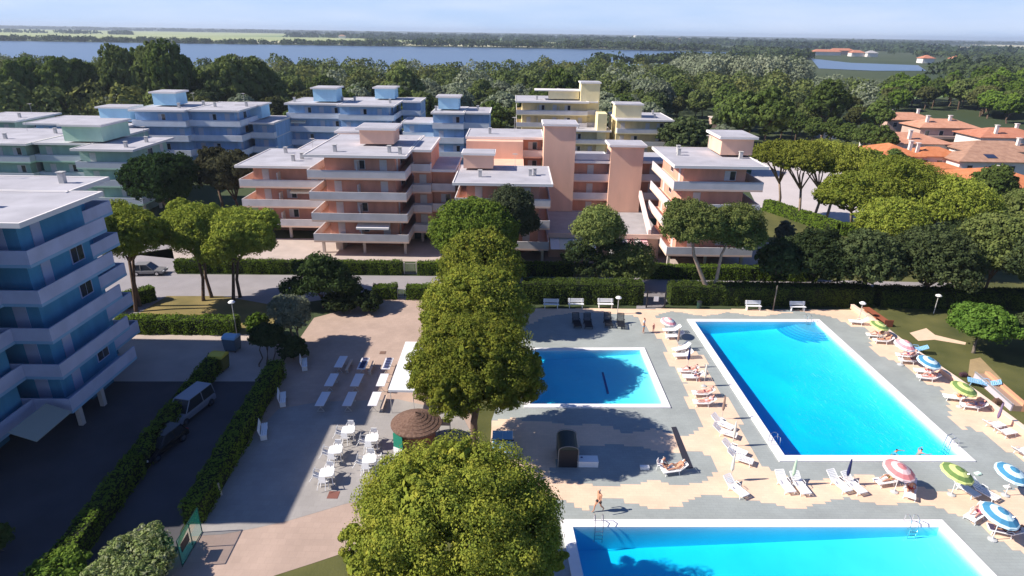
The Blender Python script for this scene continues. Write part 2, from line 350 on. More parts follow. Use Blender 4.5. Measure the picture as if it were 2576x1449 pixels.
def pool(label, q, cw, depth, shelf=False):
    "depth(i): floor depth at the four corners"
    c = sum(q, Vector()) / 4
    t = wthing('swimming_pool', label, 'pool', (c.x, c.y, 0))
    i = inset(q, cw); n = inset(q, .2)
    mb = MB()
    for k in range(4):
        l = (k + 1) % 4; a, b, c_, d = q[k], q[l], i[l], i[k]
        T = .14; mb.hexa([(a.x, a.y, -.05), (d.x, d.y, -.05), (c_.x, c_.y, -.05), (b.x, b.y, -.05), (a.x, a.y, T), (d.x, d.y, T), (c_.x, c_.y, T), (b.x, b.y, T)])
    mb.build('coping', M_cop, t)
    mb = MB(); w = inset(q, cw + .004)
    for k in range(4):
        l = (k + 1) % 4
        mb.poly([(w[k].x, w[k].y, .1), (w[l].x, w[l].y, .1), (w[l].x, w[l].y, -3.15), (w[k].x, w[k].y, -3.15)])
    S = 60 if shelf else 10
    for a in range(S):
        for b in range(S):
            def P(u, v):
                p = (w[0] * (1 - u) + w[1] * u) * (1 - v) + (w[3] * (1 - u) + w[2] * u) * v
                d = (depth[0] * (1 - u) + depth[1] * u) * (1 - v) + (depth[3] * (1 - u) + depth[2] * u) * v
                if shelf:
                    wb = .03 * sin(u * 17 + v * 5) + .02 * sin(v * 31)
                    d += .55 * max(0, min(1, (v - .5 - .62 * u + wb) * 3.2)) + .3 * max(0, min(1, (v - .04 - .95 * u + wb) * 2.6))
                return (p.x, p.y, -min(d, 3.1))
            mb.poly([P(a / S, b / S), P((a + 1) / S, b / S), P((a + 1) / S, (b + 1) / S), P(a / S, (b + 1) / S)], flip=True)
    mb.build('basin', M_basin, t)
    mb = MB(); e = inset(q, cw - .03); zt, zb = -.02, -3.2
    mb.hexa([(e[0].x, e[0].y, zb), (e[3].x, e[3].y, zb), (e[2].x, e[2].y, zb), (e[1].x, e[1].y, zb), (e[0].x, e[0].y, zt), (e[3].x, e[3].y, zt), (e[2].x, e[2].y, zt), (e[1].x, e[1].y, zt)])
    mb.build('water', M_water, t)
    return t, i
pa, ia = pool('small rectangular pool half shaded by the pines, with a wide white edge', PA, .55, (1.1, .35, .3, 1.3))
pb, ib = pool('long rectangular pool with curved corner steps and two swimmers', PB, .7, (1.6, .42, 1.1, 2.3), True)
pc, ic = pool('large foreground pool cut off by the lower edge of the picture', PC, .7, (1.9, .55, .45, 1.8))
# curved steps in the far right corner of the long pool
mb = MB(); cn = ib[1]; u = (ib[0] - ib[1]).normalized(); w_ = (ib[2] - ib[1]).normalized()
for k in range(6):
    r = 4.4 - .42 * k; z0 = -1.1; z1 = -.72 + .105 * k; pts = [cn + Vector((0, 0, 0))]
    for j in range(13):
        a = j / 12 * pi / 2; pts.append(cn + u * (r * cos(a)) + w_ * (r * sin(a)))
    mb.prism([(p.x, p.y) for p in pts], z0, z1)
mb.build('steps', mat('pool_step_tiles', (.14, .45, .68), .5), pb)
# ladders
M_chrome = mat('steel', (.6, .6, .62), .25, metal=1)
def ladder(parent, p, inward):
    mb = MB(); side = Vector((-inward.y, inward.x, 0))
    for s in (-.26, .26):
        b = p + side * s
        mb.tube([b - inward * .55 + Vector((0, 0, .1)), b - inward * .5 + Vector((0, 0, .75)), b - inward * .2 + Vector((0, 0, .95)), b + inward * .12 + Vector((0, 0, .8)), b + inward * .2 + Vector((0, 0, .1)), b + inward * .2 + Vector((0, 0, -1))], .028, 6)
    for z in (-.1, -.4, -.7): mb.tube([p - side * .26 + inward * .2 + Vector((0, 0, z)), p + side * .26 + inward * .2 + Vector((0, 0, z))], .03, 6)
    mb.build('ladder', M_chrome, parent)
def along(a, b, d): return a + (b - a).normalized() * d
ladder(pc, along(ic[0], ic[1], 1.7), Vector((0, -1, 0))); ladder(pc, along(ic[1], ic[0], 1.8), Vector((0, -1, 0)))
n_in = lambda a, b: Vector(((b - a).normalized().y, -(b - a).normalized().x, 0))
ladder(pb, along(ib[3], ib[0], 1.6), n_in(ib[3], ib[0])); ladder(pb, along(ib[2], ib[1], 1.4), n_in(ib[1], ib[2]))
ladder(pb, along(ib[1], ib[0], .9), n_in(ib[0], ib[1]))
# dark lane marker standing in the small pool
mb = MB(); a, b = G(1516, 936, -.6), G(1510, 989, -.6); mb.box(a.x - .09, a.x + .09, b.y, a.y, -.75, -.6); mb.build('lane_line', mat('navy_line', (.01, .03, .2), .5), pa)
# small white deck lights / skimmer lids along pool C
mb = MB()
# ------------------------------------------------------------------ lagoon and far country
M_lag = mat('lagoon_water', (.06, .11, .20), .28, spec=.5, bump=.25, bs=.05)
sheet('lagoon', [(-3500, 1210, 0), (-900, 1330, 0), (-300, 1370, 0), (120, 1400, 0), (420, 1330, 0), (430, 1000, 0), (310, 860, 0), (60, 600, 0), (-60, 440, 0), (-300, 445, 0), (-700, 430, 0), (-3500, 700, 0)], .3, M_lag)
sheet('lagoon_inlet', GP([(2040, 147), (2140, 158), (2310, 164), (2330, 178), (2200, 178), (2060, 172)], .3), .3, M_lag)
M_f1 = mat('pale_green_field', (.27, .32, .12), .95, col2=(.38, .40, .18), vs=.004, detail=6)
M_f2 = mat('straw_field', (.5, .46, .28), .95, var=.1, vs=.004)
M_f3 = mat('green_field', (.16, .24, .08), .95, var=.2, vs=.005)
FZ = [.3]
def field(pts, m): FZ[0] += .12; sheet('field', [Vector((a, b, 0)) for a, b in pts], FZ[0], m)
field([(-7000, 2100), (-2600, 1560), (-700, 1480), (500, 1700), (500, 2500), (-700, 2700), (-900, 4700), (-7000, 5200)], M_f1)
field([(-800, 1500), (-100, 1480), (450, 1600), (620, 2150), (250, 2300), (-500, 1900)], M_f2)
field([(-1200, 2750), (700, 2650), (900, 3600), (-900, 3800)], M_f3)
field([(1500, 1500), (2600, 1450), (3600, 2500), (2200, 2400)], M_f2)
field([(2300, 3000), (5200, 3100), (6500, 5000), (3000, 4600)], M_f2)
field([(700, 650), (1000, 640), (1250, 860), (860, 830)], M_f1)
field([(a.x, a.y) for a in GP([(2330, 117), (2460, 119), (2700, 124), (2700, 130), (2470, 127), (2340, 122)], .3)], M_f2)
# clearing beyond the villas
sheet('meadow', GP([(2230, 225), (2320, 218), (2420, 222), (2440, 236), (2330, 250), (2240, 245)], 0), .05, M_f3)
# ------------------------------------------------------------------ foliage
rng = np.random.default_rng(11)
def unit(n):
    v = rng.normal(size=(n, 3)); return v / np.linalg.norm(v, axis=1)[:, None]
def crown_mesh(name, lobes, n, size, m, clump=.16, asp=.7, low=-.35, out=.6, per=26, seed=0, rnd=.5):
    """lobes: (x,y,z, rx,ry,rz). tufts of small leaves grown in clumps over the lobes' surfaces"""
    L_ = np.array(lobes, float); A = (L_[:, 3] * L_[:, 4] + L_[:, 3] * L_[:, 5] + L_[:, 4] * L_[:, 5]); A /= A.sum()
    nc = max(4, n // per)
    k = rng.choice(len(L_), nc * 3, p=A); d = unit(nc * 3)
    keep = d[:, 2] > low; k, d = k[keep], d[keep]
    rr = np.clip(1 - .22 * rng.random(len(k)) ** 2 + .07 * rng.normal(size=len(k)), .6, 1.05)
    cpos = L_[k, :3] + d * L_[k, 3:6] * rr[:, None]
    ok = np.ones(len(k), bool)
    for i, l in enumerate(L_):
        q = np.linalg.norm((cpos - l[:3]) / l[3:6], axis=1); ok &= ~((q < .74) & (k != i))
    cpos, d, k = cpos[ok][:nc], d[ok][:nc], k[ok][:nc]; nc = len(cpos)
    cr = np.minimum(clump * L_[k, 3:6].mean(axis=1) * rng.uniform(.6, 1.5, nc), .85)
    ci = rng.integers(0, nc, n)
    u = unit(n); u = u + .9 * d[ci] * rng.random((n, 1)); u /= np.linalg.norm(u, axis=1)[:, None]
    rad = cr[ci] * (1 - .5 * rng.random(n) ** 2)
    p = cpos[ci] + u * rad[:, None] * np.array([1, 1, .8])
    nn = u + rnd * unit(n); nn /= np.linalg.norm(nn, axis=1)[:, None]
    ax = np.cross(nn, unit(n)); ax /= np.linalg.norm(ax, axis=1)[:, None] + 1e-9; t = np.cross(nn, ax)
    s = size * rng.uniform(.6, 1.4, n)[:, None]
    v = np.empty((n, 4, 3)); v[:, 0] = p - ax * s * .5; v[:, 1] = p + t * s * asp * .5; v[:, 2] = p + ax * s * .6; v[:, 3] = p - t * s * asp * .5
    nf = max(60, n // 9); k = rng.choice(len(L_), nf, p=A); u = unit(nf); p = L_[k, :3] + u * L_[k, 3:6] * rng.uniform(.45, .8, nf)[:, None]
    nn = u + .7 * unit(nf); nn /= np.linalg.norm(nn, axis=1)[:, None]; ax = np.cross(nn, unit(nf)); ax /= np.linalg.norm(ax, axis=1)[:, None]; t = np.cross(nn, ax); s = size * 2.6 * rng.uniform(.7, 1.3, nf)[:, None]
    w = np.empty((nf, 4, 3)); w[:, 0] = p - ax * s * .5; w[:, 1] = p + t * s * .4; w[:, 2] = p + ax * s * .5; w[:, 3] = p - t * s * .4
    return quadmesh(name, np.concatenate([v, w]).reshape(-1, 3), m)
def quadmesh(name, v, m):
    me = bpy.data.meshes.new(name); nv = len(v); nf = nv // 4
    me.vertices.add(nv); me.vertices.foreach_set('co', v.astype(np.float32).ravel())
    me.loops.add(nv); me.loops.foreach_set('vertex_index', np.arange(nv, dtype=np.int32))
    me.polygons.add(nf); me.polygons.foreach_set('loop_start', np.arange(0, nv, 4, dtype=np.int32)); me.polygons.foreach_set('loop_total', np.full(nf, 4, dtype=np.int32))
    me.update(calc_edges=True); me.materials.append(m); return me
M_bark = mat('pine_bark', (.13, .085, .06), .95, var=.35, vs=3, stretch=(4, 4, 1), bump=.6, bs=6)
M_barkg = mat('grey_bark', (.20, .16, .13), .95, var=.3, vs=3, stretch=(4, 4, 1), bump=.5, bs=6)
M_pine = leafmat('pine_needles', (.12, .16, .028), (.30, .28, .045), (.19, .215, .033), 1.2)
M_pine2 = leafmat('umbrella_pine_needles', (.15, .18, .03), (.22, .225, .04), None, 1.0)
M_pine3 = leafmat('aleppo_pine_needles', (.095, .13, .04), (.18, .20, .06), None, 1.0)
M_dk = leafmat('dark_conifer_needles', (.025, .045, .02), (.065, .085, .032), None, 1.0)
M_lf = leafmat('broadleaf_leaves', (.055, .09, .022), (.13, .165, .045), None, .5)
M_lf2 = leafmat('fresh_leaves', (.06, .11, .018), (.15, .21, .035), None, .6)
M_lf3 = leafmat('poplar_leaves', (.07, .10, .03), (.17, .20, .065), None, .5)
M_sil = leafmat('silver_leaves', (.12, .14, .09), (.27, .28, .19), None, .7)
M_hedge = leafmat('hedge_leaves', (.055, .095, .015), (.14, .20, .028), None, 1.2)
def trunk_mb(base, tips, r, kink=.3, n=7, fork=None):
    "base -> fork -> each tip, tapering"
    mb = MB(); b = Vector(base)
    cz = fork if fork is not None else min(t[2] for t in tips) * .55
    ctr = Vector((sum(t[0] for t in tips) / len(tips) * .35 + b.x * .65, sum(t[1] for t in tips) / len(tips) * .35 + b.y * .65, cz))
    m1 = (b + ctr) / 2 + Vector((random.uniform(-kink, kink), random.uniform(-kink, kink), 0))
    mb.tube([b - Vector((0, 0, .2)), b + Vector((0, 0, .3)), m1, ctr], [r * 1.35, r * 1.05, r * .9, r * .78], n)
    for t in tips:
        t = Vector(t); md = ctr.lerp(t, .5) + Vector((random.uniform(-kink, kink), random.uniform(-kink, kink), kink * .5))
        mb.tube([ctr - Vector((0, 0, .1)), md, t], [r * .62, r * .42, r * .16], 6)
    return mb
def pine_lobes(rx, rz, cz, n=9, dome=1.0, seed=1):
    rd = random.Random(seed); L_ = [(0, 0, cz, rx * .88, rx * .88, rz * .9)]
    for i in range(n):
        a = 2 * pi * i / n + rd.uniform(-.25, .25); q = rd.uniform(.5, .68)
        L_.append((rx * q * cos(a), rx * q * sin(a), cz - rz * rd.uniform(.02, .4) * dome, rx * rd.uniform(.32, .44), rx * rd.uniform(.32, .44), rz * rd.uniform(.42, .6)))
    for i in range(9):
        a = rd.uniform(0, 6.28); q = rd.uniform(.82, .98); L_.append((rx * q * cos(a), rx * q * sin(a), cz - rz * rd.uniform(-.15, .45), rx * .17, rx * .17, rz * .2))
    for i in range(6):
        a = rd.uniform(0, 6.28); q = rd.uniform(.2, .6); L_.append((rx * q * cos(a), rx * q * sin(a), cz + rz * rd.uniform(.62, .8), rx * .18, rx * .18, rz * .22))
    for i in range(5):
        a = rd.uniform(0, 6.28); q = rd.uniform(.1, .45); L_.append((rx * q * cos(a), rx * q * sin(a), cz + rz * .38, rx * .34, rx * .34, rz * .5))
    return L_
def tree(name, label, base, lobes, n, size, m, bark, r=.22, group=None, cat='tree', tips=None, fork=None, trunks=None, kink=.3, **kw):
    t = thing(name, label, cat, base, 0, group)
    link('crown', crown_mesh('crown', lobes, n, size, m, **kw), t)
    if tips is None:
        tips = [(l[0] * .8, l[1] * .8, l[2] - .1 * l[5]) for l in lobes[:6]]
    for tb in (trunks or [(0, 0, 0)]):
        tt = tips if not trunks else [q for q in tips if min(range(len(trunks)), key=lambda i: (q[0] - trunks[i][0]) ** 2 + (q[1] - trunks[i][1]) ** 2) == trunks.index(tb)] or tips[:2]
        trunk_mb(tb, tt, r, kink, fork=fork).build('trunk', bark, t, smooth=True)
    return t
# --- the column of stone pines through the middle
GRP = 'stone pines in a row between the plaza and the pool deck'
def stone_pine(label, x, y, rx, rz, cz, n, size, seed, m=None, grp=GRP, **kw):
    return tree('stone_pine', label, (x, y, 0), pine_lobes(rx, rz, cz, n=13, dome=1.25, seed=seed), n, size, m or M_pine, M_bark, r=.3, group=grp, fork=cz - rz * .9, clump=.235, low=-.75, **kw)
stone_pine('nearest and largest round pine crown at the bottom centre', -2.65, 24.9, 5.2, 3.5, 7.2, 190000, .115, 3, per=210)
stone_pine('round pine crown directly behind the thatched kiosk', -2.7, 41.0, 4.75, 3.3, 7.4, 120000, .14, 5, per=150)
stone_pine('third pine crown from the front, left of the small pool far end', -3.3, 52.0, 4.6, 3.4, 7.2, 70000, .17, 8, per=60)
stone_pine('fourth pine crown from the front beside the far pool hedge', -3.4, 63, 4.4, 3.3, 7.2, 42000, .21, 9, per=50)
stone_pine('fifth pine crown from the front, broad, before the pink building', -4.9, 75, 5.4, 3.5, 7.6, 42000, .23, 12, m=leafmat('pine_needles_green', (.07, .12, .02), (.15, .19, .03), None, 1.0), per=34)
def cone_lobes(h, r, z0=1.5, n=7, seed=1):
    rd = random.Random(seed); L_ = []
    for i in range(n):
        f = i / (n - 1); rr = r * (1 - .78 * f) ; z = z0 + (h - z0) * f
        for j in range(3 if f < .8 else 1):
            a = rd.uniform(0, 6.28); q = rr * .45 * (1 if f < .8 else 0)
            L_.append((q * cos(a), q * sin(a), z, rr * .7, rr * .7, (h - z0) / n * .95))
    return L_
def round_lobes(r, h, z0, n=10, seed=1):
    rd = random.Random(seed); cz = (h + z0) / 2; hz = (h - z0) / 2; L_ = [(0, 0, cz, r * .66, r * .66, hz * .8)]
    for i in range(n):
        v = unit(1)[0]; v[2] = abs(v[2]) * 1.2 - .35
        L_.append((v[0] * r * .6, v[1] * r * .6, cz + v[2] * hz * .6, r * rd.uniform(.3, .45), r * rd.uniform(.3, .45), hz * rd.uniform(.28, .42)))
    return L_
def at(px, py): p = G(px, py); return (p.x, p.y, 0)
# dark cedar in front of the pink building
tree('cedar_tree', 'tall dark conifer behind the pine row with grey-green pointed crown', (-.6, 78.5, 0), round_lobes(3.9, 12.6, 2.6, 13, 4), 30000, .24, leafmat('cedar_needles', (.045, .06, .03), (.10, .115, .06)), M_bark, r=.3, clump=.3, fork=6, tips=[(0, 0, 11)])
# aleppo pine left of the awning: round light top over a dark skirt
t = tree('pine_tree', 'pine with a round light top and dark ragged skirt before the striped awning', at(1495, 722), [(0, 0, 8.7, 2.2, 2.2, 1.7), (-1.1, 0, 7.6, 1.9, 1.9, 1.3), (1.3, .3, 7.5, 2.0, 2.0, 1.3), (0, -.5, 6.6, 1.6, 1.6, 1)], 14000, .2, M_pine3, M_bark, r=.2, clump=.3, fork=5.5)
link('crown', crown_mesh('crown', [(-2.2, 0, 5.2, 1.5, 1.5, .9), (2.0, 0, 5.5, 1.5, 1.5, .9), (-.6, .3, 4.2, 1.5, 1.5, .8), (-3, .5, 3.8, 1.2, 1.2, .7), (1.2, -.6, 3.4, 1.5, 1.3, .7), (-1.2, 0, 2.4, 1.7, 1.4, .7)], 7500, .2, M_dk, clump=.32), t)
tree('pine_tree', 'lower dark green pine touching the first one right of it, before the awning', at(1585, 724), [(0, 0, 4.6, 2.2, 2.0, 1.3), (-1.5, 0, 3.6, 1.9, 1.6, 1.1), (1.2, -.3, 3.2, 1.7, 1.5, 1), (0, 0, 2.2, 2.4, 1.8, .9), (-2.6, -.4, 2.4, 1.4, 1.2, .8)], 11000, .2, M_pine3, M_bark, r=.14, clump=.3, fork=2.5)
# the leaning pair
B = G(1808, 762)
def rel(px, py, z): p = G(px, py, z); s = (B.y / p.y); return (p.x - B.x, p.y - B.y, z)
def atY(px, py, Y):
    d = RM @ Vector(((px - W0 / 2) / F, -(py - H0 / 2) / F, -1)); t = Y / d.y; return Vector((d.x * t, Y, CH + d.z * t))
def relY(px, py, dy=0): p = atY(px, py, B.y + dy); return (p.x - B.x, dy, p.z)
a_ = relY(1738, 560); b_ = relY(1850, 572, 1)
def lob(c, rx, rz, n=8, seed=1, ry=None):
    rd = random.Random(seed); L_ = [(c[0], c[1], c[2], rx * .7, (ry or rx) * .7, rz * .75)]
    for i in range(n):
        a = 2 * pi * i / n + rd.uniform(-.3, .3); q = rd.uniform(.5, .7)
        L_.append((c[0] + rx * q * cos(a), c[1] + (ry or rx) * q * sin(a), c[2] + rz * rd.uniform(-.4, .45), rx * rd.uniform(.26, .4), rx * rd.uniform(.26, .4), rz * rd.uniform(.3, .5)))
    return L_
t = thing('pine_tree', 'leaning pine forked low into two pale trunks by the far pool edge', 'tree', (B.x, B.y, 0))
link('crown', crown_mesh('crown', lob(a_, 3.6, 3.0, 9, 3), 26000, .2, M_pine3, clump=.28, low=-.7), t)
link('crown', crown_mesh('crown', lob(b_, 4.0, 3.3, 9, 4), 28000, .2, M_pine3, clump=.28, low=-.7), t)
M_trl = mat('pale_pine_bark', (.30, .22, .17), .95, var=.25, vs=3, bump=.4, bs=8)
mb = MB(); c1 = relY(1772, 712); c2 = relY(1745, 640)
mb.tube([(0, 0, -.2), (.1, 0, .5), c1, c2, a_], [.42, .36, .26, .2, .1], 8); mb.build('trunk', M_trl, t, smooth=True)
mb = MB(); d1 = relY(1803, 700, .3); mb.tube([relY(1785, 735), d1, relY(1815, 640, .6), b_], [.26, .22, .17, .1], 8); mb.build('trunk', M_trl, t, smooth=True)
# left pines
M_pineL = leafmat('yellow_green_pine_needles', (.125, .17, .028), (.235, .25, .04), None, 1.1)
def pine_at(label, base, crown, Y, r, rz, n, seed, m, grp=None, tr=None, name='stone_pine', size=.2, bark=M_bark, **kw):
    b = G(*base) if Y is None else None
    Y = b.y if Y is None else Y
    c = atY(crown[0], crown[1], Y)
    bx = G(*base).x if base else c.x
    t = thing(name, label, 'tree', (bx, Y, 0), 0, grp)
    L_ = lob((c.x - bx, 0, c.z), r, rz, 11, seed)
    link('crown', crown_mesh('crown', L_, n, size, m, clump=.22, low=-.55, **kw), t)
    for k, (px, py) in enumerate(tr or [base]):
        q = G(px, py); tips = [(l[0] + .3 * k, l[1], l[2] - .2 * l[5]) for l in L_[k::(len(tr) if tr else 1)]][:4]
        trunk_mb((q.x - bx, q.y - Y, 0), tips, .2, .25, fork=c.z - rz * .8).build('trunk', bark, t, smooth=True)
    return t
pine_at('yellow-green pine with two crossing trunks next to the blue balconies', (345, 782), (322, 592), None, 4.0, 3.9, 36000, 21, M_pineL, tr=[(343, 784), (352, 770)], size=.19)
pine_at('left of the two joined stone pines by the access road', (512, 752), (490, 582), None, 3.9, 3.9, 36000, 22, M_pineL, 'joined stone pines by the road', tr=[(512, 756), (532, 748)])
pine_at('right of the two joined stone pines by the access road', (588, 752), (592, 596), None, 5.0, 3.9, 44000, 23, M_pineL, 'joined stone pines by the road', tr=[(588, 756), (604, 748)])
tree('broadleaf_tree', 'dark green tree between the green house and the joined pines', (-54, 96, 0), round_lobes(6.6, 13, 2.5, 12, 5), 14000, .42, leafmat('deep_green_leaves', (.018, .04, .015), (.04, .07, .022)), M_bark, r=.3, clump=.25)
tree('broadleaf_tree', 'brown-green tree standing left of the pink building', (-45.5, 101, 0), round_lobes(4.8, 12.5, 4, 10, 6), 9000, .4, leafmat('brown_green_leaves', (.035, .035, .02), (.06, .06, .03)), M_bark, r=.25, clump=.25)
tree('broadleaf_tree', 'second brown-green tree, behind the dark one, below the blue house', (-50.5, 106, 0), round_lobes(3.4, 12.3, 4, 10, 7), 7000, .4, MATS['brown_green_leaves'], M_bark, r=.25, clump=.25)
# silver olive, bush tree and their neighbours beside the lane
b = G(742, 868)
tree('olive_tree', 'silvery olive tree at the upper left corner of the plaza', (b.x, b.y, 0), lob((0, 0, 3.4), 2.1, 2.5, 11, 4), 9000, .17, M_sil, M_barkg, r=.12, clump=.3, trunks=[(-.3, 0, 0), (.2, .1, 0)])
b = G(812, 775)
tree('loose_tree', 'sparse dark broadleaf tree reaching over the road hedge', (b.x, b.y, 0), [(0, 0, 3.3, 2, 2, 1.4), (-2.4, 0, 2.6, 1.8, 1.6, 1), (2.2, 0, 3.2, 2, 1.6, 1), (0.2, 0, 5.4, 1.5, 1.4, 1.0), (-1.6, .3, 4.7, 1.5, 1.2, .8), (1.4, .2, 4.6, 1.6, 1.3, .8), (3.4, 0, 2.4, 1.2, 1, .6)], 12000, .25, leafmat('dark_glossy_leaves', (.03, .055, .02), (.085, .125, .04)), M_bark, r=.12, clump=.35)
b = G(690, 905)
tree('broadleaf_tree', 'dark slender tree with three thin stems beside the driveway', (b.x, b.y, 0), lob((-.4, 0, 2.6), 1.9, 1.2, 9, 9), 5000, .22, M_dk, M_bark, r=.07, clump=.3, trunks=[(-.9, -1.5, 0), (-.2, -1.4, 0), (.6, -1.5, 0)])
b = G(655, 848)
tree('shrub', 'light leafy bush at the right end of the left hedge', (b.x, b.y, 0), lob((0, 0, 1.5), 1.5, 1.4, 7, 9), 2600, .2, M_lf2, M_barkg, r=.05, cat='shrub')
b = G(760, 905)
tree('shrub', 'dark dense shrub below the olive tree along the plaza edge', (b.x - .8, b.y, 0), lob((0, 0, 1.3), 1.7, 1.5, 8, 9), 3000, .2, M_dk, M_barkg, r=.05, cat='shrub')
for i, (px, py, r, lb) in enumerate(((860, 782, 2.2, 'dark bush under the sparse tree near the plaza corner'), (925, 782, 2.0, 'dark bush between the sparse tree and the trimmed round hedge'))):
    b = G(px, py); tree('shrub', lb, (b.x, b.y, 0), lob((0, 0, 1.3), r, 1.5, 8, 30 + i), 3600, .22, M_dk, M_barkg, r=.05, cat='shrub')
# right: umbrella pines before the car park, big pines, dark garden trees, bright tree
def flat_pine(label, base, cr, Y, rx, rz_, n, seed, grp, m=M_pine2, nt=1, size=.33):
    b = G(*base); c = atY(cr[0], cr[1], Y); t = thing('umbrella_pine', label, 'tree', (b.x, b.y, 0), 0, grp)
    rz = rz_ * 1.12; L_ = pine_lobes(rx, rz, 0, 12, .8, seed); L_ = [(l[0] + c.x - b.x, l[1] + Y - b.y, l[2] + c.z, *l[3:]) for l in L_]
    link('crown', crown_mesh('crown', L_, n, size, m, clump=.2, low=-.3), t)
    tips = [(l[0], l[1], l[2] - l[5] * .4) for l in L_[:8]]
    trunk_mb((0, 0, 0), tips, .25, .5, fork=c.z * .5).build('trunk', M_trl, t, smooth=True); return t
GU = 'umbrella pines in front of the car park'
flat_pine('umbrella pine closest to the pink building by the car park', (1957, 532), (1962, 388), 108, 4.6, 1.9, 20000, 1, GU, size=.24)
flat_pine('umbrella pine with a straight single trunk, second from the pink building', (2008, 556), (2022, 396), 106, 5, 2.4, 20000, 2, GU, size=.24)
flat_pine('umbrella pine with forked trunks in the middle of the car park row', (2048, 548), (2078, 398), 107, 5.2, 2.6, 20000, 3, GU, size=.24)
flat_pine('umbrella pine at the right end of the car park row', (2075, 562), (2135, 408), 105, 5, 2.4, 20000, 4, GU, size=.24)
GB = 'broad bright pines at the right of the park'
flat_pine('left crown of the broad bright pine group with slanting trunk', (2140, 582), (2140, 488), 92, 4.6, 2.9, 22000, 5, GB, M_pineL, size=.21)
flat_pine('highest crown of the broad bright pine group', (2232, 640), (2262, 462), 92, 6.6, 3.3, 34000, 6, GB, M_pineL, size=.21)
flat_pine('rightmost crown of the broad bright pine group', (2330, 620), (2385, 506), 88, 6.4, 3.2, 32000, 7, GB, M_pineL, size=.21)
flat_pine('low front crown of the broad bright pine group over many stems', (2215, 655), (2245, 552), 84, 4.6, 2.6, 24000, 8, GB, M_pineL, size=.21)
def rtree(label, px, py, h, r, m, n, seed, z0=.8, name='broadleaf_tree', size=.28, grp=None, cat='tree', bark=M_bark):
    b = G(px, py); return tree(name, label, (b.x, b.y, 0), round_lobes(r, h, z0, 12, seed), n, size, m, bark, r=.18, group=grp, cat=cat, clump=.27)
M_mg = leafmat('muted_green_leaves', (.04, .06, .025), (.09, .11, .045), None, .7)
rtree('dark rounded tree right of the leaning pine', 2035, 745, 9.4, 4.6, M_dk, 11000, 31)
rtree('muted green tree left of the dark pointed one behind the pool', 2150, 760, 9.8, 4.4, M_mg, 11000, 32)
rtree('broad muted green tree behind the long pool right corner', 2320, 770, 10.6, 5.4, M_mg, 14000, 33)
rtree('dark loose pine with a pale slanting trunk at the right edge', 2465, 770, 12.2, 5.0, M_pine3, 15000, 34, z0=3)
rtree('grey-green tree cut by the right edge above the garden', 2590, 800, 11.5, 5.4, M_mg, 13000, 35, z0=1.5)
rtree('dark tree between the leaning pine and the car park hedge', 1945, 745, 8.0, 3.0, M_dk, 7000, 36)
rtree('pale young tree in the shade behind the pink building corner', 1965, 640, 5.5, 1.6, M_sil, 2600, 37)
rtree('low dark tree filling the gap under the bright pine group', 2400, 690, 8, 5, M_dk, 11000, 38)
rtree('dark tree right of the bright pines in front of the orange roofs', 2475, 560, 10.5, 4.5, M_lf, 9000, 39, size=.4)
rtree('olive-green loose tree before the lowest orange roof', 2555, 600, 8.5, 5, M_pine3, 9000, 40, size=.35)
rtree('tree beyond the bright pines, in front of the small orange porch', 2300, 540, 7, 4, M_lf, 7000, 41, size=.4)
b = G(2448, 888)
tree('garden_tree', 'bright green broad low tree on the lawn behind the wall', (b.x, b.y, 0), round_lobes(3.7, 5.4, 1.2, 14, 44), 13000, .24, leafmat('bright_green_leaves', (.06, .12, .02), (.14, .23, .04), None, .9), M_barkg, r=.16, clump=.26)
b = G(2600, 900)
tree('garden_tree', 'darker green tree at the right frame edge beside the bright one', (b.x, b.y, 0), round_lobes(3.4, 4.8, .8, 12, 45), 8000, .24, M_mg, M_barkg, r=.14, clump=.26)
# bottom-left shrubs
b = G(372, 1440)
tree('shrub', 'variegated cream and green shrub at the bottom left by the green screen', (b.x - .3, b.y - .4, 0), lob((0, 0, 1.1), 2.5, 1.2, 12, 50), 12000, .15, leafmat('variegated_leaves', (.12, .17, .05), (.45, .42, .27), (.18, .22, .08), 2.5), M_barkg, r=.05, cat='shrub', clump=.3)
b = G(165, 1475)
tree('shrub', 'green spiky shrub at the bottom left edge below the lit hedge end', (b.x, b.y - .3, 0), lob((0, 0, 1.0), 1.8, 1.0, 8, 51), 5000, .16, M_lf2, M_barkg, r=.05, cat='shrub', clump=.3)
b = G(-12, 1400)
tree('shrub', 'dark shrub touching the left edge near the bottom corner', (b.x + .2, b.y, 0), lob((0, 0, 1.2), 1.2, 1.2, 8, 52), 3000, .16, M_lf, M_barkg, r=.05, cat='shrub', clump=.3)
